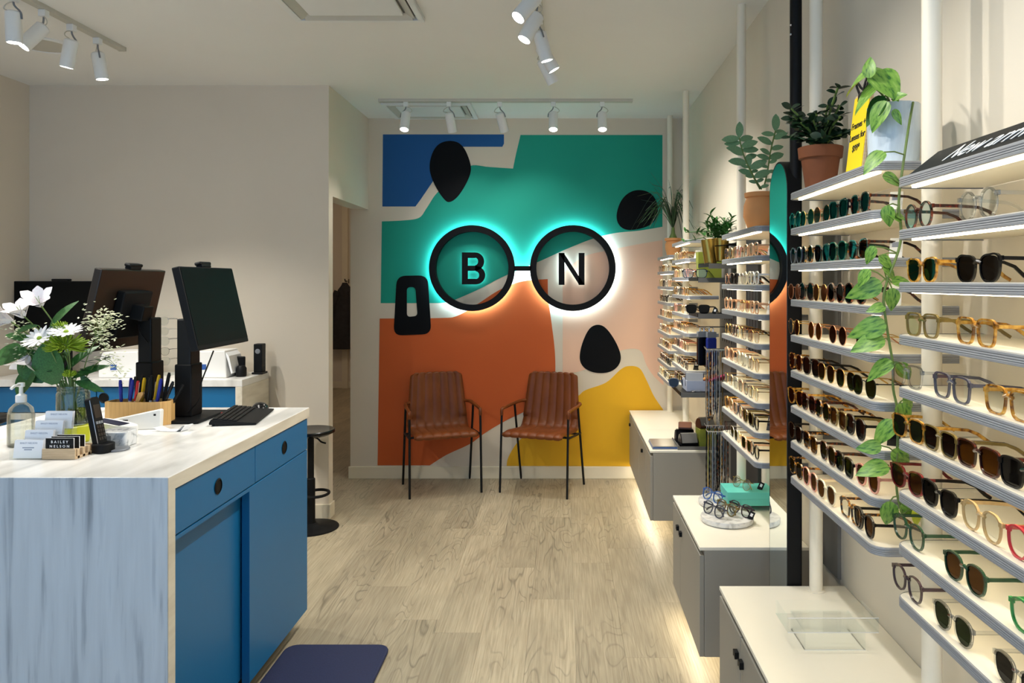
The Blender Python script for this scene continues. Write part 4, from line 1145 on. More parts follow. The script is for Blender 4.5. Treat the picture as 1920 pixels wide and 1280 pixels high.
# jade plant
jx, jy, jz = .775, 2.25, GZ['B'][0]
t = pot((jx, jy, jz), [(.042, 0), (.056, .098), (.063, .1), (.066, .132), (.06, .134), (.055, .115)], 'terracotta', 'dark green jade plant in a brown terracotta pot beside the yellow sign', 'plant', (.056, .122), name='jade_plant')
for k in range(28):
    a = rp.uniform(0, 6.28); r = rp.uniform(.02, .105); h = rp.uniform(.0, .125)
    tip = Vector((r * math.cos(a) * 1.0, r * math.sin(a) * .8, .125 + h))
    if k == 0: tip = Vector((.02, -.09, .29))
    if k == 1: tip = Vector((-.06, .05, .23))
    if tip.x > .09: tip.x = .09
    pts = smooth_line([(rp.uniform(-.02, .02), rp.uniform(-.02, .02), .12), tip * .5 + Vector((0, 0, .08)), tip], 2)
    MB().tube(pts, .0035, 5).build('stem', 'stem', t, True)
    for j in range(10):
        q = pts[min(len(pts) - 1, int(len(pts) * (.42 + .065 * j)))]
        b = a + j * 2.4 + rp.uniform(-.4, .4)
        put(t, 'jade', q, (math.cos(b), math.sin(b), rp.uniform(-.2, .6)), rp.uniform(.026, .038), 'leaf_jade', up=(rp.uniform(-.8, .2), rp.uniform(-1, .2), rp.uniform(.2, 1)), wide=1.2)
# pothos in white pot with the trailing vine
px_, py_, pz_ = .785, 1.775, GZ['B'][0]
t = pot((px_, py_, pz_), [(.05, 0), (.056, .006), (.058, .07), (.059, .146), (.055, .147), (.053, .13)], 'pot_white', 'pothos with a long trailing vine in a ribbed pale blue white pot', 'plant', (.053, .132), n=14, name='pothos_plant')
o_ = Vector((px_, py_, pz_))
def W_(x, y, Y): return at(x, y, Y) - o_
stems = [((1672, 205), (1658, 165), (1645, 135)), ((1675, 210), (1662, 175), (1632, 140)), ((1668, 200), (1650, 170), (1636, 165)), ((1670, 205), (1650, 185), (1660, 180)), ((1688, 230), (1686, 190), (1672, 160)), ((1684, 215), (1680, 190), (1672, 185))]
for st in stems:
    MB().tube(smooth_line([W_(*p, 1.74) for p in st], 2), .0025, 6).build('stem', 'stem', t, True)
for b_, yb, tp, yt, wd, up, mt in [((1632, 139), 1.72, (1576, 170), 1.80, .8, (-.5, -.5, .7), 0), ((1631, 146), 1.70, (1629, 104), 1.70, .8, (-.6, -.8, 0), 0), ((1640, 136), 1.72, (1686, 176), 1.66, .95, (-.3, -.8, .6), 0), ((1650, 160), 1.70, (1590, 208), 1.76, .8, (-.4, -.6, .7), 0), ((1662, 184), 1.70, (1614, 232), 1.74, .95, (-.5, -.6, .6), 1), ((1663, 190), 1.69, (1630, 244), 1.70, .8, (-.6, -.7, .3), 0), ((1673, 186), 1.69, (1697, 174), 1.66, .9, (-.4, -.8, .4), 0), ((1676, 205), 1.69, (1689, 233), 1.68, .6, (-.6, -.8, .1), 0), ((1637, 140), 1.74, (1662, 122), 1.76, 1.0, (-.4, -.8, .4), 0)]:
    P0, P1 = W_(*b_, yb), W_(*tp, yt)
    put(t, 'pothos', P0, P1 - P0, (P1 - P0).length, 'leaf_green' if mt else 'leaf_pothos', up, wide=wd)
vine = [(1708, 190), (1702, 235), (1696, 290), (1688, 345), (1684, 385), (1691, 440), (1684, 475), (1663, 525), (1655, 560), (1660, 595), (1667, 640), (1676, 690), (1673, 725), (1683, 765), (1684, 800), (1682, 850), (1680, 890), (1682, 930), (1692, 965), (1702, 982)]
vy = lambda y: 1.64 if y < 300 else 1.625
VP = [W_(x, y, vy(y)) for x, y in vine]
VP[0] = W_(1712, 192, 1.72); VP[1] = W_(1704, 235, 1.66)
MB().tube(smooth_line(VP, 2), .0028, 6).build('vine', 'stem', t, True)
vl = [((1658, 285), (-.6, .0, -.5), .085), ((1655, 330), (.9, -.3, -.2), .07), ((1664, 385), (.1, .2, -1), .065), ((1680, 405), (.7, .3, .0), .05), ((1690, 415), (-.5, 0, .4), .05),
      ((1640, 462), (-.35, .2, -.6), .055), ((1648, 480), (.6, -.2, -.5), .055), ((1655, 500), (.75, -.1, -.45), .065), ((1630, 505), (-.4, .3, -.6), .06), ((1652, 530), (-1, .25, -.45), .1), ((1672, 530), (1, .0, .15), .06), ((1672, 540), (.1, .0, -1), .07), ((1660, 575), (-.9, .1, -.15), .055), ((1660, 605), (-1, .2, -.35), .105), ((1658, 635), (-1, .2, -.3), .1), ((1674, 678), (-1, .1, -.45), .085), ((1684, 680), (.6, .2, -.8), .07), ((1692, 750), (.6, .5, -.1), .075), ((1690, 755), (.2, .1, -1), .075), ((1678, 790), (-.9, .0, -.75), .09), ((1652, 835), (-.95, .1, -.15), .07), ((1672, 845), (.8, .0, -.55), .085), ((1666, 875), (-1, .1, -.15), .095), ((1668, 940), (.0, .1, -1), .085), ((1690, 945), (.75, .2, -.6), .07), ((1712, 955), (.5, .1, -.75), .065)]
for k, ((x, y), d, L) in enumerate(vl):
    q = W_(x, y, 1.622); near = min(VP, key=lambda p: (p - q).length)
    MB().tube([near, (near + q) / 2 + Vector((0, 0, .004)), q], .0016, 5).build('petiole', 'stem', t, True)
    put(t, 'pothos_flat' if k % 2 else 'pothos', q, (d[0], d[1] * .4, d[2]), L * .74, 'leaf_lime' if k == 25 else 'leaf_pothos', (-.35 + .3 * math.sin(k * 2.3), -1, .6 + .5 * math.cos(k * 1.7)), wide=.8)
# round clay pot with lobed succulent
cx_, cyy, cz_ = .80, 3.03, GZ['C'][0]
t = pot((cx_, cyy, cz_), [(.034, 0), (.05, .012), (.068, .06), (.066, .105), (.055, .136), (.062, .14), (.064, .156), (.056, .158), (.052, .14)], 'terracotta_pale', 'lobed grey green succulent in a round pale clay pot', 'plant', (.054, .146), name='succulent_plant')
oc = Vector((cx_, cyy, cz_))
for pts, lv in [([(1425, 355), (1405, 318), (1392, 285), (1386, 258)], 15), ([(1432, 352), (1440, 318), (1444, 285), (1454, 245)], 14), ([(1428, 355), (1415, 335), (1404, 312)], 6)]:
    P_ = smooth_line([at(x, y, 3.0) - oc for x, y in pts], 2)
    MB().tube(P_, .003, 6).build('stem', 'stem', t, True)
    for j in range(lv):
        f = .25 + .75 * j / (lv - 1); q = P_[int(f * (len(P_) - 1))]
        s = -1 if j % 2 else 1
        d = (s * .95, rp.uniform(-.5, .3), rp.uniform(.0, .5)) if j < lv - 1 else (.05, 0, 1)
        put(t, 'lobe', q, d, rp.uniform(.05, .075) if f > .5 else .035, 'leaf_grey', (0, -1, .4), wide=.9)
t = pot((.845, 3.2, cz_), [(.026, 0), (.033, .075), (.036, .08), (.036, .09), (.032, .09), (.03, .08)], 'terracotta', 'small dark terracotta pot with wispy stems behind the round clay pot', 'plant', (.031, .08), name='seedling_pot')
for k in range(4):
    MB().tube(smooth_line([(0, 0, .08), (rp.uniform(-.02, .02), rp.uniform(-.02, .02), .12), (rp.uniform(-.06, .03), rp.uniform(-.05, .05), .14)], 2), .0014, 5).build('stem', 'leaf_dark', t, True)
# bushy plant in the brass planter
t = thing('brass_planter', 'bushy green plant in a brass cylinder hanging at the pegboard top', 'plant', (.80, 3.80, 1.60))
MB().lathe([(.038, 0), (.042, .002), (.042, .118), (.0385, .118), (.038, .1)], 28).build('pot', 'brass', t, True)
MB().box(.04, .09, -.01, .01, .08, .092).build('bracket', 'black', t)
for k in range(34):
    a = rp.uniform(0, 6.28); e_ = rp.uniform(.15, 1.4)
    L = rp.uniform(.07, .15)
    d = Vector((math.cos(a) * math.cos(e_), math.sin(a) * math.cos(e_) * 1.2, math.sin(e_)))
    if d.x > .5: d.x = .4
    p1 = Vector((0, 0, .11)) + d * L + (Vector((-.10, .05, -.03)) if k % 6 == 0 else Vector((0, 0, 0)))
    MB().tube(smooth_line([(0, 0, .1), Vector((0, 0, .12)) + d * L * .5, p1], 1), .002, 5).build('stem', 'leaf_bush', t, True)
    for j in range(7):
        f = .35 + .65 * j / 6; q = Vector((0, 0, .11)).lerp(p1, f); b = j * 2.4 + k
        put(t, 'lance', q, d + Vector((math.cos(b), math.sin(b), .35)) * .9, rp.uniform(.035, .055), 'leaf_bush', wide=1.3)
t = thing('brass_cylinder', 'tilted empty brass cylinder pot in front of the bushy plant', 'plant pot', (.735, 3.72, 1.585))
m = MB().lathe([(.027, 0), (.03, .002), (.03, .125), (.0275, .125), (.027, .01), (.001, .008)], 28)
q = Matrix.Rotation(R(-9), 4, 'Y'); m.v = [tuple(q @ Vector(v)) for v in m.v]
m.build('cylinder', 'brass', t, True); MB().tube([(.02, 0, .09), (.13, 0, .10)], .003, 6).build('bracket', 'black', t)
black_shelf(.70, 3.64, 3.9, 1.5835, 'small black metal shelf under the brass planter pots')
# spiky palm in terracotta on the farthest rack
ex, ey, ez = .765, 5.2, GZ['E'][0]
t = pot((ex, ey, ez), [(.04, 0), (.054, .05), (.054, .085), (.046, .105), (.058, .108), (.058, .125), (.05, .126), (.046, .11)], 'terracotta_pale', 'ponytail palm with long thin arching leaves in a clay pot near the mural', 'plant', (.047, .114), name='ponytail_palm')
MB().lathe([(.03, .11), (.028, .13), (.014, .16), (.01, .2)], 14).build('trunk', 'stem', t, True)
for k in range(64):
    a = rp.uniform(0, 6.28); sp = rp.uniform(.12, .34); h = rp.uniform(.12, .30); dr = rp.uniform(-.1, .22)
    if math.cos(a) > .2: sp *= .45
    if k < 7: a = 3.3 + rp.uniform(-.5, .3); sp = rp.uniform(.2, .3); dr = rp.uniform(.1, .3)
    e0 = Vector((0, 0, .19)); mid = Vector((math.cos(a) * sp * .45, math.sin(a) * sp * .45, .19 + h)); tip = Vector((math.cos(a) * sp, math.sin(a) * sp, .19 + h - dr))
    pp = smooth_line([e0, e0.lerp(mid, .6) + Vector((0, 0, .03)), mid, tip], 2)
    MB().tube(pp, [.0055 * (1 - .8 * i / (len(pp) - 1)) for i in range(len(pp))], 4, flat=.35).build('blade', 'leaf_dark' if k % 3 else 'leaf_green', t, True)

# ================================================================== COUNTER TOP
CT = IT + .0005
def cam_basis(): return (1, 0, 0), (0, 0, 1)
# tiered business card holder and cards
hx, hy = -1.655, 2.30
t = thing('card_holder', 'clear four tier business card holder on the counter front edge', 'card holder', (hx, hy, CT))
for i in range(4):
    b = MB(); y0 = .033 * i; z0_ = .024 * i; x0 = .009 * i
    b.box(-.05 + x0, .05 + x0, y0 - .002, y0, z0_, z0_ + .025).box(-.05 + x0, .05 + x0, y0 + .024, y0 + .026, 0, z0_ + .055).box(-.05 + x0, .05 + x0, y0, y0 + .024, z0_, z0_ + .002)
    b.box(-.05 + x0, -.048 + x0, y0, y0 + .026, 0, z0_ + .03).box(.048 + x0, .05 + x0, y0, y0 + .026, 0, z0_ + .03)
    b.build('tier', 'acrylic', t)
for i in range(4):
    y0 = hy + .033 * i; z0_ = CT + .024 * i + .0025; x0 = hx + .009 * i
    c = thing('business_cards', f'stack of white business cards in the {["lowest", "second", "third", "top"][i]} tier of the clear holder', 'business card', (x0, y0 + .011, z0_), 0, 'white business cards')
    lean = Matrix.Rotation(R(-9), 4, 'X')
    for j in range(3):
        MB().box(-.044, .044, -.006 + .004 * j, -.0035 + .004 * j, 0, .054 + .001 * j, lean).build('card', 'white_paper', c)
    u = lean @ Vector((0, 0, 1))
    text_obj('BAILEY NELSON', .0075, 'text_grey', c, lean @ Vector((0, -.0064, .043)), (1, 0, 0), u, align='CENTER', extrude=.0001)
    if i == 0:
        for s_, zz in (('OPTICAL', .030), ('EYEWEAR', .024)):
            MB().box(-.018 if zz > .028 else -.012, .018 if zz > .028 else .012, -.0064, -.0061, zz, zz + .003, lean).build('print_line', 'text_grey', c)
# wooden rack with black cards
t = thing('card_rack', 'pale wooden slotted block beside the clear card holder', 'card holder', (-1.555, 2.30, CT))
MB().box(-.051, .051, 0, .006, 0, .033).build('front_board', 'pale_wood', t, bevel=.001)
for i in range(4):
    MB().box(-.051, .051, .012 + .026 * i, .024 + .026 * i, 0, .03 - .0 * i).build('rib', 'pale_wood', t, bevel=.001)
MB().box(-.051, .051, .006, .104, 0, .008).build('base', 'pale_wood', t)
for i in range(3):
    c = thing('black_card_pack', f'{["front", "middle", "rear"][i]} pack of black cards with white lettering in wooden block', 'business card', (-1.556, 2.3068 + .0262 * i, CT + .0085), 0, 'black card packs')
    MB().box(-.043, .043, 0, .0012, 0, .056).build('cover', 'black', c)
    MB().box(-.043, .043, .0012, .0044, 0, .056).build('inner_cards', 'white_paper', c)
    if i == 0:
        text_obj('BAILEY', .011, 'text_white', c, (0, -.0004, .041), (1, 0, 0), (0, 0, 1), align='CENTER', extrude=.0001, spacing=1.7, bold=.0002)
        text_obj('NELSON', .011, 'text_white', c, (0, -.0004, .0275), (1, 0, 0), (0, 0, 1), align='CENTER', extrude=.0001, spacing=1.7, bold=.0002)
# cordless phone
t = thing('cordless_phone', 'black cordless phone standing in its charging base', 'telephone', (-1.483, 2.405, CT), R(-12))
MB().prism(smooth_poly([(-.028, -.03), (.03, -.034), (.034, .03), (-.03, .034)], 2), XY, 0, .03).build('cradle', 'black_satin', t, True, bevel=.004)
m = Matrix.Translation((-.006, 0, .018)) @ Matrix.Rotation(R(-13), 4, 'Y') @ Matrix.Rotation(R(14), 4, 'Z')
h = MB(); h.prism(rrect(.046, .16, .012), lambda u, v, w: m @ Vector((w, u, v + .08)), -.012, .008); hs = h.build('handset', 'black_satin', t, True)
g = MB(); g.prism(rrect(.047, .158, .012), lambda u, v, w: m @ Vector((w, u, v + .08)), .004, .0065); g.build('silver_band', 'silver', hs)
MB().box(.008, .0092, -.017, .017, .092, .135, m).build('display', 'monitor_back', hs)
for r_ in range(5):
    for c_ in range(3):
        MB().box(.008, .0098, -.018 + .013 * c_, -.008 + .013 * c_, .02 + .013 * r_, .029 + .013 * r_, m).build('key', 'grey_plastic' if r_ == 4 else 'monitor_back', hs)
# small marbled holder, coaster
t = thing('paper_holder', 'small grey marbled square holder on counter behind the phone', 'desk organizer', (-1.497, 2.505, CT))
MB().prism(rrect(.10, .075, .012), XY, 0, .05).build('body', 'marble_grey', t, True, bevel=.003)
MB().box(-.042, .002, -.0385, -.037, .012, .038).build('label', 'grey_plastic', t)
o = tag(MB().lathe([(.036, 0), (.038, .003), (.036, .006), (.03, .0065)], 28).build('round_pad', 'grey_plastic', None, True, loc=(-1.455, 2.435, CT)), 'flat round grey pad beside the phone base', 'pad')
# vase on yellow hexagonal block
vx, vy_ = -1.68, 2.56
t = thing('hexagon_block', 'yellow green hexagonal block under the flower jar', 'vase stand', (vx, vy_, CT))
MB().lathe([(.052, 0), (.056, .004), (.056, .055), (.05, .06)], 6).build('block', 'yellow_green', t, bevel=.002)
VZ = CT + .0602
t = thing('flower_jar', 'clear glass jar of water holding the flower bouquet', 'vase', (vx, vy_, VZ))
MB().lathe([(.046, 0), (.050, .004), (.050, .105), (.046, .114), (.048, .118), (.048, .121), (.046, .123), (.048, .126), (.0475, .133), (.0455, .133), (.044, .12), (.047, .104), (.047, .008), (.001, .006)], 32).build('glass', 'jar_glass', t, True)
MB().lathe([(.046, .008), (.0465, .05), (.001, .0505)], 28).build('water', 'water', t, True)
vo = Vector((vx, vy_, VZ + .02))
def flower(name, label, head, cat='flower'):
    t = thing(name, label, cat, vo, 0, 'flowers in the glass jar')
    return t, head - vo
def stem(t, tip, r=.0022, ctrl=None):
    b = Vector((rp.uniform(-.025, .025), rp.uniform(-.025, .025), 0))
    mid = Vector((tip.x * .25, tip.y * .25, .12)); 
    P_ = smooth_line([b, mid, ctrl if ctrl else tip * .6 + Vector((0, 0, .06)), tip], 2)
    MB().tube(P_, r, 6).build('stem', 'stem', t, True); return P_
lil = [((17, 600), (-.75, -.5, .25), 'facing left at the far left'), ((42, 590), (-.1, -.45, .75), 'upright beside another lily'), ((75, 570), (.1, -.55, .6), 'highest of the bouquet'), ((51, 672), (-.1, -.5, -.85), 'drooping below the daisies')]
for (x, y), d, w in lil:
    hd = at(x, y, 2.55); t, tip = flower('lily', f'white lily flower, {w}', hd)
    stem(t, tip, ctrl=(tip * .7 + Vector((.03, 0, .03))) if d[2] > 0 else tip + Vector((.02, .02, .06)))
    D = Vector(d).normalized(); a0 = D.orthogonal().normalized(); b0 = D.cross(a0)
    for j in range(6):
        s = a0 * math.cos(j * 1.047) + b0 * math.sin(j * 1.047)
        put(t, 'petal', tip + s * .003 - D * .012, D * 1.0 + s * .38, .066 if j % 2 else .072, 'petal_lily', -s, 'petal', 1.25)
    for j in range(3):
        s = a0 * math.cos(j * 2.1) + b0 * math.sin(j * 2.1)
        MB().tube([tip, tip + D * .035 + s * .006], .0008, 4).build('stamen', 'stem', t)
for (x, y), d, w in (((74, 634), (-.1, -.6, .75), 'with a wide open head in the middle'), ((124, 622), (.1, -.35, .9), 'half seen above the green bloom')):
    hd = at(x, y, 2.51); t, tip = flower('daisy', f'white daisy flower {w}', hd); stem(t, tip)
    D = Vector(d).normalized(); a0 = D.orthogonal().normalized(); b0 = D.cross(a0)
    for j in range(19):
        s = a0 * math.cos(j * 2 * math.pi / 19) + b0 * math.sin(j * 2 * math.pi / 19)
        put(t, 'daisy', tip + s * .006 - D * (.002 * (j % 2)), s + D * .32, rp.uniform(.042, .05), 'petal_white', D, 'petal', 1.2)
    MB().ball(tip, .008, 10).build('centre', 'mum', t, True)
for (x, y, r, w) in ((122, 648, .068, 'large spiky green'), (130, 702, .02, 'small spiky green'), (116, 614, .03, 'half hidden green')):
    hd = at(x, y, 2.54); t, tip = flower('chrysanthemum', f'{w} chrysanthemum bloom in the jar bouquet', hd); stem(t, tip - Vector((0, 0, r * .5)))
    m = MB()
    for j in range(int(170 if r > .05 else 70)):
        u = rp.uniform(-.55, 1); a = rp.uniform(0, 6.28); q = math.sqrt(1 - u * u)
        d = Vector((q * math.cos(a), q * math.sin(a), u * .7)); L = r * rp.uniform(.8, 1.12)
        m.tube([tip + d * r * .25, tip + d * L * .75, tip + d * L + Vector((0, 0, .004))], [.0022, .0026, .0012], 4)
    struct(m.build('bloom', 'mum', t, True), 'stuff')
for (x, y, n_, w) in ((188, 625, 15, 'pale waxflower sprig leaning out to the right of bouquet'), (38, 640, 8, 'pale waxflower sprig under the lilies'), (205, 668, 3, 'drooping feathery sprig at the right of the bouquet')):
    hd = at(x, y, 2.55); t, tip = flower('waxflower', w, hd); P_ = stem(t, tip, .0016)
    mb_ = MB()
    for j in range(n_):
        off = Vector((rp.uniform(-.055, .055), rp.uniform(-.05, .05), rp.uniform(-.06, .06))) if n_ > 3 else Vector((.02 * j, 0, -.03 * j))
        q0 = P_[int(len(P_) * .75)]
        MB().tube(smooth_line([q0, (q0 + tip + off) / 2 + Vector((0, 0, .01)), tip + off], 1), .0009, 4).build('twig', 'stem', t)
        for i in range(22):
            p = tip + off + Vector((rp.gauss(0, .016), rp.gauss(0, .016), rp.gauss(0, .018)))
            a = rp.uniform(0, 6.28); put_d = Vector((math.cos(a), math.sin(a), rp.uniform(-.3, .6)))
            mb_.tube([p, p + put_d * .006, p + put_d * .012], [.0010, .0034, .0008], 4, flat=.5)
    struct(mb_.build('tiny_blossoms', 'wax', t), 'stuff')
    for i in range(14):
        f = .45 + .5 * i / 14; p = P_[int(f * (len(P_) - 1))]; a = i * 2.4
        put(t, 'sprig', p, (math.cos(a), math.sin(a), .3), .03, 'leaf_dark')
for k, ((x, y), d, L, kind, w) in enumerate([((92, 622), (.45, -.1, .8), .13, 'lance', 'long narrow upright leaf against the black screen'), ((50, 660), (-.9, -.2, -.05), .12, 'big', 'broad round leaf reaching to the left'), ((66, 690), (-.35, -.4, -.6), .10, 'big', 'broad round leaf hanging over the soap bottle'), ((104, 720), (-.15, -.3, .8), .14, 'big', 'broad dark leaf rising in the middle'), ((140, 715), (.95, -.2, -.15), .10, 'lance', 'narrow leaf reaching right over the jar rim'), ((135, 710), (.8, -.1, .5), .12, 'lance', 'narrow leaf rising to the right'), ((60, 640), (-.8, -.1, .35), .1, 'lance', 'narrow leaf behind the lilies'), ((72, 610), (-.7, -.2, -.1), .09, 'lance', 'narrow leaf between two lilies'), ((150, 700), (.5, .1, -.75), .08, 'lance', 'narrow leaf drooping to the right'), ((120, 700), (.5, .2, .8), .13, 'lance', 'slim leaf behind the green bloom'), ((85, 715), (-.5, -.1, .75), .13, 'big', 'broad leaf in the middle, behind the daisy stem'), ((112, 690), (.1, .3, .9), .1, 'lance', 'dark slim leaf in the centre')]):
    hd = at(x, y, 2.55); t, tip = flower('leaf_sprig', w + ' of the bouquet', hd, 'leaf'); stem(t, tip, .0018)
    put(t, kind, tip, d, L, 'leaf_green' if k % 3 else 'leaf_bush', (-.1, -.75, .65), 'leaf', 1.25 if kind == 'lance' else 1)
# soap bottle
t = thing('soap_bottle', 'clear pump soap bottle beside the card holder', 'bottle', (-1.815, 2.5, CT))
MB().lathe([(.034, 0), (.039, .004), (.039, .10), (.034, .125), (.02, .14), (.013, .145), (.013, .15)], 28).build('bottle', 'soap', t, True)
MB().lathe([(.0355, .004), (.036, .078), (.001, .0785)], 24).build('soap', 'acrylic', t, True)
MB().lathe([(.0395, .012), (.0395, .06)], 28).build('label', 'acrylic', t, True)
MB().lathe([(.016, .145), (.016, .168), (.01, .172), (.006, .174), (.006, .2)], 18).build('collar', 'white', t, True)
MB().prism(rrect(.022, .014, .005), XY, .196, .21).build('pump_head', 'white', t, bevel=.002); MB().tube(smooth_line([(0, 0, .203), (.0, -.03, .204), (.0, -.045, .196)], 1), .005, 8).build('spout', 'white', t, True)
# bamboo pen holder and pens
bx, by = -1.628, 2.87
t = thing('pen_holder', 'long rounded bamboo pen holder full of pens', 'pen holder', (bx, by, CT))
ouT = [(-.122, .0), (-.118, -.026), (-.095, -.034), (.06, -.038), (.095, -.03), (.121, .0), (.115, .04), (.08, .058), (-.08, .058), (-.118, .04)]
ins = [(x * .93, (y - .01) * .84 + .01) for x, y in ouT]; n = len(ouT)
m = MB()
for z in (0, .09):
    m.v += [(x, y, z) for x, y in ouT]
m.v += [(x, y, .09) for x, y in ins] + [(x, y, .01) for x, y in ins]
for i in range(n):
    j = (i + 1) % n
    m.f += [(i, j, n + j, n + i), (n + i, n + j, 2 * n + j, 2 * n + i), (2 * n + i, 2 * n + j, 3 * n + j, 3 * n + i)]
m.f += [tuple(range(n - 1, -1, -1)), tuple(range(3 * n, 4 * n))]
m.build('body', 'bamboo', t)
MB().prism([(-.02, .06), (-.012, .06), (.02, .118), (.018, .126), (.0, .122)], XZ, -.012, .0).build('divider', 'bamboo', t)
pens = [(-.095, 'pen_blue', 'clear blue capped', .135, -4), (-.085, 'pen_blue', 'blue and white', .14, 5), (-.068, 'pen_blue', 'slim blue and white', .138, 8), (-.05, 'black', 'black', .15, 10), (-.038, 'red', 'white and red', .135, 9), (-.024, 'pen_yellow', 'yellow', .14, 6), (-.006, 'black_gloss', 'thick black', .148, -3), (.008, 'black', 'short black', .14, 4), (.026, 'black_gloss', 'glossy black', .142, 6), (.04, 'pen_yellow', 'yellow and white', .15, 9), (.05, 'black', 'black and white', .15, 2), (.062, 'silver', 'silver', .125, 0), (.074, 'pen_blue', 'dark blue', .14, 8), (.084, 'black', 'tall black', .16, 12), (.092, 'black_gloss', 'leaning black', .14, 22), (.104, 'black', 'far leaning black', .135, 30)]
for k, (x, mt, nm, L, tl) in enumerate(pens):
    L *= 1.17
    c = thing('pen', f'{nm} pen, {ORD[k]} from the left in the bamboo holder', 'pen', (bx + x * .72, by + .01 + (.02 if k % 2 else -.008), CT + .0115), 0, 'pens in bamboo holder')
    q = Matrix.Rotation(R(tl), 4, 'Y') @ Matrix.Rotation(R(rp.uniform(-4, 4)), 4, 'X')
    def PT(prof, nn=10):
        mm_ = MB().lathe(prof, nn); mm_.v = [tuple(q @ Vector(v)) for v in mm_.v]; return mm_
    PT([(.001, 0), (.003, .006), (.0048, .016), (.0048, .085)]).build('barrel', 'pen_white' if ('white' in nm) else mt, c, True)
    PT([(.0062, .08), (.0062, L - .012), (.0045, L)]).build('cap', mt, c, True)
    MB().box(.005, .0068, -.0014, .0014, L - .05, L - .006, q).build('clip', mt if mt != 'red' else 'pen_white', c)
# payment terminal, receipts
t = thing('payment_terminal', 'white payment terminal with dark screen in front of the pen holder', 'payment terminal', (-1.60, 2.665, CT), R(-14))
MB().prism(smooth_poly([(-.085, -.04), (.085, -.03), (.088, .035), (-.085, .04)], 2), lambda u, v, w: Vector((u, v, w * (1 - .35 * (u + .085) / .17) if w > 0 else 0)), 0, .055).build('body', 'white', t, True)
m = Matrix.Translation((-.005, -.004, .047)) @ Matrix.Rotation(R(6.4), 4, 'Y')
MB().box(-.06, .05, -.022, .022, -.003, .0012, m).build('screen', 'navy', t)
t = thing('receipt_printer', 'white slanted receipt reader leaning before the bamboo holder', 'card reader', (-1.60, 2.775, CT), R(9))
MB().prism([(-.10, 0), (.10, 0), (.103, .068), (.098, .072), (-.10, .032)], XZ, -.016, .016).build('body', 'white', t, bevel=.003)
MB().box(-.028, -.010, -.0166, -.0158, .034, .038).build('slot', 'black', t); MB().box(.078, .086, -.0166, -.0158, .05, .057).build('port', 'black', t)
t = thing('receipt', 'curled white paper receipt lying on the counter', 'receipt', (-1.44, 2.75, CT))
m = MB(); NN = 24
for i in range(NN + 1):
    f = i / NN; x = -.06 + .15 * f - (.05 * max(0, f - .8) * 5 if f > .8 else 0); z = .001 + .012 * (1 - min(1, abs(f) * 5)) + .022 * math.sin(max(0, f - .55) / .45 * math.pi) ** 2
    m.v += [(x, -.018 - .01 * f, z), (x + .012, .022 - .01 * f, z)]
for i in range(NN): m.f.append((2 * i, 2 * i + 1, 2 * i + 3, 2 * i + 2))
m.build('paper', 'white_paper', t, True)

# monitors on pole stands
def monitor(ox, oy, sgn, label):
    """sgn +1: screen faces the display wall; -1: faces away"""
    t = thing('computer_monitor', label, 'monitor', (ox, oy, CT), 0, 'monitors on the counter')
    MB().prism(rrect(.2, .26, .012), XY, 0, .012).build('base', 'black_satin', t, bevel=.003)
    MB().box(-.028, .028, -.04, .04, .012, .40).build('column', 'black_metal', t, bevel=.006)
    MB().box(-.034, .034, -.046, .046, .012, .22).build('column_sleeve', 'black_satin', t, bevel=.005)
    return t
def panel(t, c, w, h, tilt, sgn, depth=.03):
    m = Matrix.Translation(c) @ Matrix.Rotation(tilt * sgn * -1, 4, 'Y')
    s = sgn
    MB().box(-depth / 2, depth / 2, -w / 2, w / 2, -h / 2, h / 2, m).build('housing', 'black_satin' if sgn > 0 else 'monitor_back', t, bevel=.004)
    MB().box(min(s * depth / 2, s * (depth / 2 + .0015)), max(s * depth / 2, s * (depth / 2 + .0015)), -w / 2 + .006, w / 2 - .006, -h / 2 + .018, h / 2 - .006, m).build('screen', 'screen', t)
    a, b = sorted((-s * depth / 2, -s * (depth / 2 + .035)))
    hub = MB().box(a, b, -.1, .1, -.11, .08, m).build('rear_hub', 'black_satin', t, bevel=.006)
    a, b = sorted((-s * (depth / 2 + .03), -s * (depth / 2 + .085)))
    MB().box(a, b, -.035, .035, -.03, .03, m).build('mount', 'black_metal', t, bevel=.004)
    MB().box(-.012, .014, -.038, .038, h / 2, h / 2 + .012, m).build('webcam_foot', 'black', t, bevel=.003)
    MB().box(-.014, .014, -.045, .045, h / 2 + .010, h / 2 + .024, m).build('webcam', 'black', t, bevel=.005)
    return m
t = monitor(-1.505, 3.0, 1, 'black monitor on a pole stand with its dark screen facing the shelves')
panel(t, Vector((.088, .02, 1.395 - CT)), .45, .325, R(13), 1)
MB().tube(smooth_line([(.10, .0, .27), (.09, -.04, .2), (.07, -.05, .14), (.07, -.045, .08), (.02, -.05, .03)], 2), .003, 6).build('cable', 'black', t, True)
t = monitor(-1.705, 3.08, -1, 'black monitor on a pole stand turned away, brown back panel visible')
panel(t, Vector((-.075, -.055, 1.39 - CT)), .45, .325, R(13), -1)
MB().tube(smooth_line([(-.04, -.03, .48), (.0, -.05, .42), (-.02, -.06, .36), (.02, -.05, .3)], 2), .003, 6).build('cable', 'black', t, True)
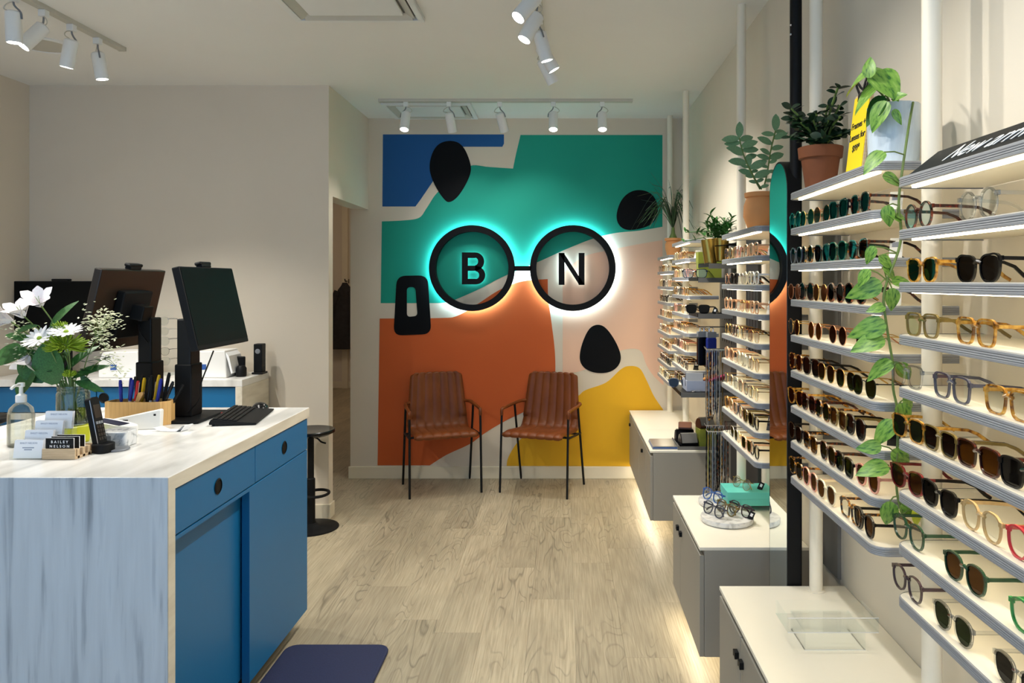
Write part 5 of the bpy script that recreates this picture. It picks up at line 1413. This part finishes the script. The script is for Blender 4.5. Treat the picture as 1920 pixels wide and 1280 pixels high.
# keyboard, mouse, red pen
t = thing('keyboard', 'black computer keyboard at the far end of the counter', 'keyboard', (-1.285, 3.0, CT), R(10))
kb = MB(); kb.prism([(-.085, .014), (-.078, .026), (.02, .014), (.085, .008), (.085, .002), (-.085, .006)], XZ, -.165, .165).build('body', 'black_satin', t, bevel=.002)
MB().box(-.078, -.07, -.15, -.13, 0, .008).box(-.078, -.07, .13, .15, 0, .008).build('feet', 'black', t)
key = MB().box(-.0075, .0075, -.008, .008, 0, .005).mesh('key')
for r_ in range(5):
    for c_ in range(16):
        xx = -.066 + .0178 * r_
        obj('key', key, 'black', t, loc=(xx, -.150 + .02 * c_, .0235 - (xx + .066) * .125))
t = thing('computer_mouse', 'black computer mouse at the far end of the keyboard', 'mouse', (-1.30, 3.205, CT), R(-60))
m = MB().lathe([(.03, 0), (.033, .006), (.03, .016), (.02, .026), (.001, .031)], 24, sx=1.75, sy=1.0); m.build('shell', 'black_gloss', t, True)
MB().lathe([(.006, -.003), (.007, 0), (.006, .003)], 10, (.028, 0, .026)).build('wheel', 'black', t, True)
t = thing('red_pen', 'red pen lying between monitor stand and keyboard', 'pen', (-1.40, 3.08, CT + .0055), R(60))
MB().tube([(-.06, 0, 0), (-.05, 0, 0), (.05, 0, 0), (.062, 0, 0)], [.002, .005, .005, .001], 8).build('barrel', 'red', t, True); MB().box(-.06, -.02, -.001, .001, .004, .006).build('clip', 'red', t)

# ================================================================== THINGS ON THE WALL CABINET
BT = .9305
t = thing('wide_monitor', 'wide black monitor facing the room at the end of the wall cabinet', 'monitor', (-3.05, 4.55, BT))
MB().prism(rrect(.24, .18, .02), XY, 0, .012).build('base', 'black_satin', t, bevel=.003)
MB().box(-.03, .03, .02, .05, .012, .4).build('column', 'black_satin', t, bevel=.004)
MB().box(-.278, .278, -.028, .004, .262, .57).build('housing', 'black_satin', t, bevel=.004); MB().box(-.272, .272, -.0295, -.028, .278, .564).build('screen', 'screen', t)
MB().box(-.05, .05, -.03, .01, .57, .584).build('webcam', 'black', t, bevel=.004)
def bag_box(x0, x1, y0, y1, h, label, lid=None):
    t = thing('white_paper_bag', label, 'paper bag', ((x0 + x1) / 2, (y0 + y1) / 2, BT), 0, 'white packages on wall cabinet')
    w, d = (x1 - x0) / 2, (y1 - y0) / 2
    MB().prism([(-w, 0), (w, 0), (w * .96, h * .75), (w * .9, h), (-w * .8, h * .97), (-w * 1.0, h * .6)], XZ, -d, d).build('body', 'white', t, bevel=.006)
    MB().prism([(w * .86, h * .98), (w * 1.04, h * .62), (w * 1.22, h * .14), (w * 1.3, h * .2), (w * 1.1, h * .8)], XZ, -d * .9, d * .9).build('flap', 'white_paper', t)
    MB().box(-w * .4, -w * .1, -d - .0015, -d + .0, h * .3, h * .5).build('print', 'f_blue', t)
bag_box(-2.74, -2.5, 4.4, 4.6, .155, 'white package with blue print on the wall cabinet behind the flowers')
bag_box(-2.2, -1.985, 4.4, 4.58, .16, 'white package on the wall cabinet behind the second monitor')
t = thing('desk_speaker', 'slim black speaker standing at the end of wall cabinet', 'speaker', (-1.87, 4.6, BT))
MB().box(-.026, .026, -.03, .03, .012, .185).build('body', 'black', t, bevel=.004); MB().box(-.034, .034, -.04, .04, 0, .012).build('foot', 'black_satin', t, bevel=.003); MB().lathe([(.016, 0), (.014, .002), (.002, .003)], 16, (0, 0, 0)).build('grille', 'grey_plastic', t)
for v in t.children:
    if v.name.startswith('grille'): v.rotation_euler = (R(90), 0, 0); v.location = (0, -.031, .14)
t = thing('camera_gadget', 'small black desk gadget beside the slim speaker', 'gadget', (-1.955, 4.5, BT))
MB().box(-.03, .03, .01, .03, 0, .115).build('back_plate', 'black_satin', t, bevel=.006); MB().lathe([(.028, 0), (.03, .01), (.03, .05), (.02, .065), (.001, .068)], 20, (.028, -.03, 0)).build('dome', 'black', t, True)
# acrylic eyeglasses tower
t = thing('eyewear_stand', 'clear plastic eyeglasses tower on wall cabinet between the monitors', 'display stand', (-2.42, 4.52, BT))
MB().box(-.05, .05, .02, .024, 0, .40).build('back_plate', 'acrylic', t); MB().box(-.055, .055, -.05, .04, 0, .005).build('base', 'acrylic', t)
for i in range(6):
    MB().box(-.03, .03, -.03, .02, .06 + .06 * i, .064 + .06 * i).build('nose_rest', 'acrylic', t)
for i in range(5):
    glasses('panto', ['f_clear', 'black_metal', 'f_clear', 'silver', 'f_clear'][i], lc, (-2.42 - .002 * i, 4.475, BT + .065 + .06 * i), f'{["crystal", "black wire", "clear", "silver wire", "pale clear"][i]} eyeglasses, {ORD[i]} from the bottom of clear tower', 'eyewear on the clear tower', rz=R(90))
# coat in the corridor
t = thing('coat', 'dark grey coat hanging on the corridor wall beyond the doorway', 'coat', (-3.06, 10.36, .56))
rings = [(.00, .15, .07, -.02), (.12, .19, .09, -.01), (.35, .17, .09, .0), (.55, .145, .08, .02), (.72, .13, .07, .04), (.82, .10, .06, .04), (.88, .05, .045, .035), (.92, .03, .03, .03)]
m = MB(); nn = 24
for z, rx, ry, ox in rings:
    for k in range(nn):
        a = 2 * math.pi * k / nn; f = 1 + .10 * math.sin(5 * a + z * 3)
        m.v.append((ox + rx * f * math.cos(a), ry * f * math.sin(a), z))
for i in range(len(rings) - 1):
    for k in range(nn): m.f.append((i * nn + k, i * nn + (k + 1) % nn, (i + 1) * nn + (k + 1) % nn, (i + 1) * nn + k))
m.f += [tuple(range(nn - 1, -1, -1)), tuple(range((len(rings) - 1) * nn, len(rings) * nn))]
m.build('body', 'coat', t, True)
for s in (-1, 1):
    MB().tube(smooth_line([(s * .09 + .03, -.02, .8), (s * .16 + .01, -.06, .6), (s * .15, -.07, .32), (s * .14, -.06, .2)], 2), [.05] * 5 + [.046] * 8, 10, flat=.8).build('sleeve', 'coat', t, True) if False else MB().tube([(s * .09 + .03, -.02, .8), (s * .15 + .01, -.05, .6), (s * .15, -.06, .35), (s * .14, -.055, .2)], [.05, .055, .05, .045], 10).build('sleeve', 'coat', t, True)
t2 = thing('wall_hook', 'small black hook on the corridor wall carrying the dark coat', 'hook', (-3.03, 10.5, 1.5))
MB().tube([(0, 0, 0), (0, -.12, 0), (0, -.14, .03)], .008, 8).build('peg', 'black', t2, True); MB().box(-.02, .02, -.006, 0, -.03, .03).build('plate', 'black', t2)
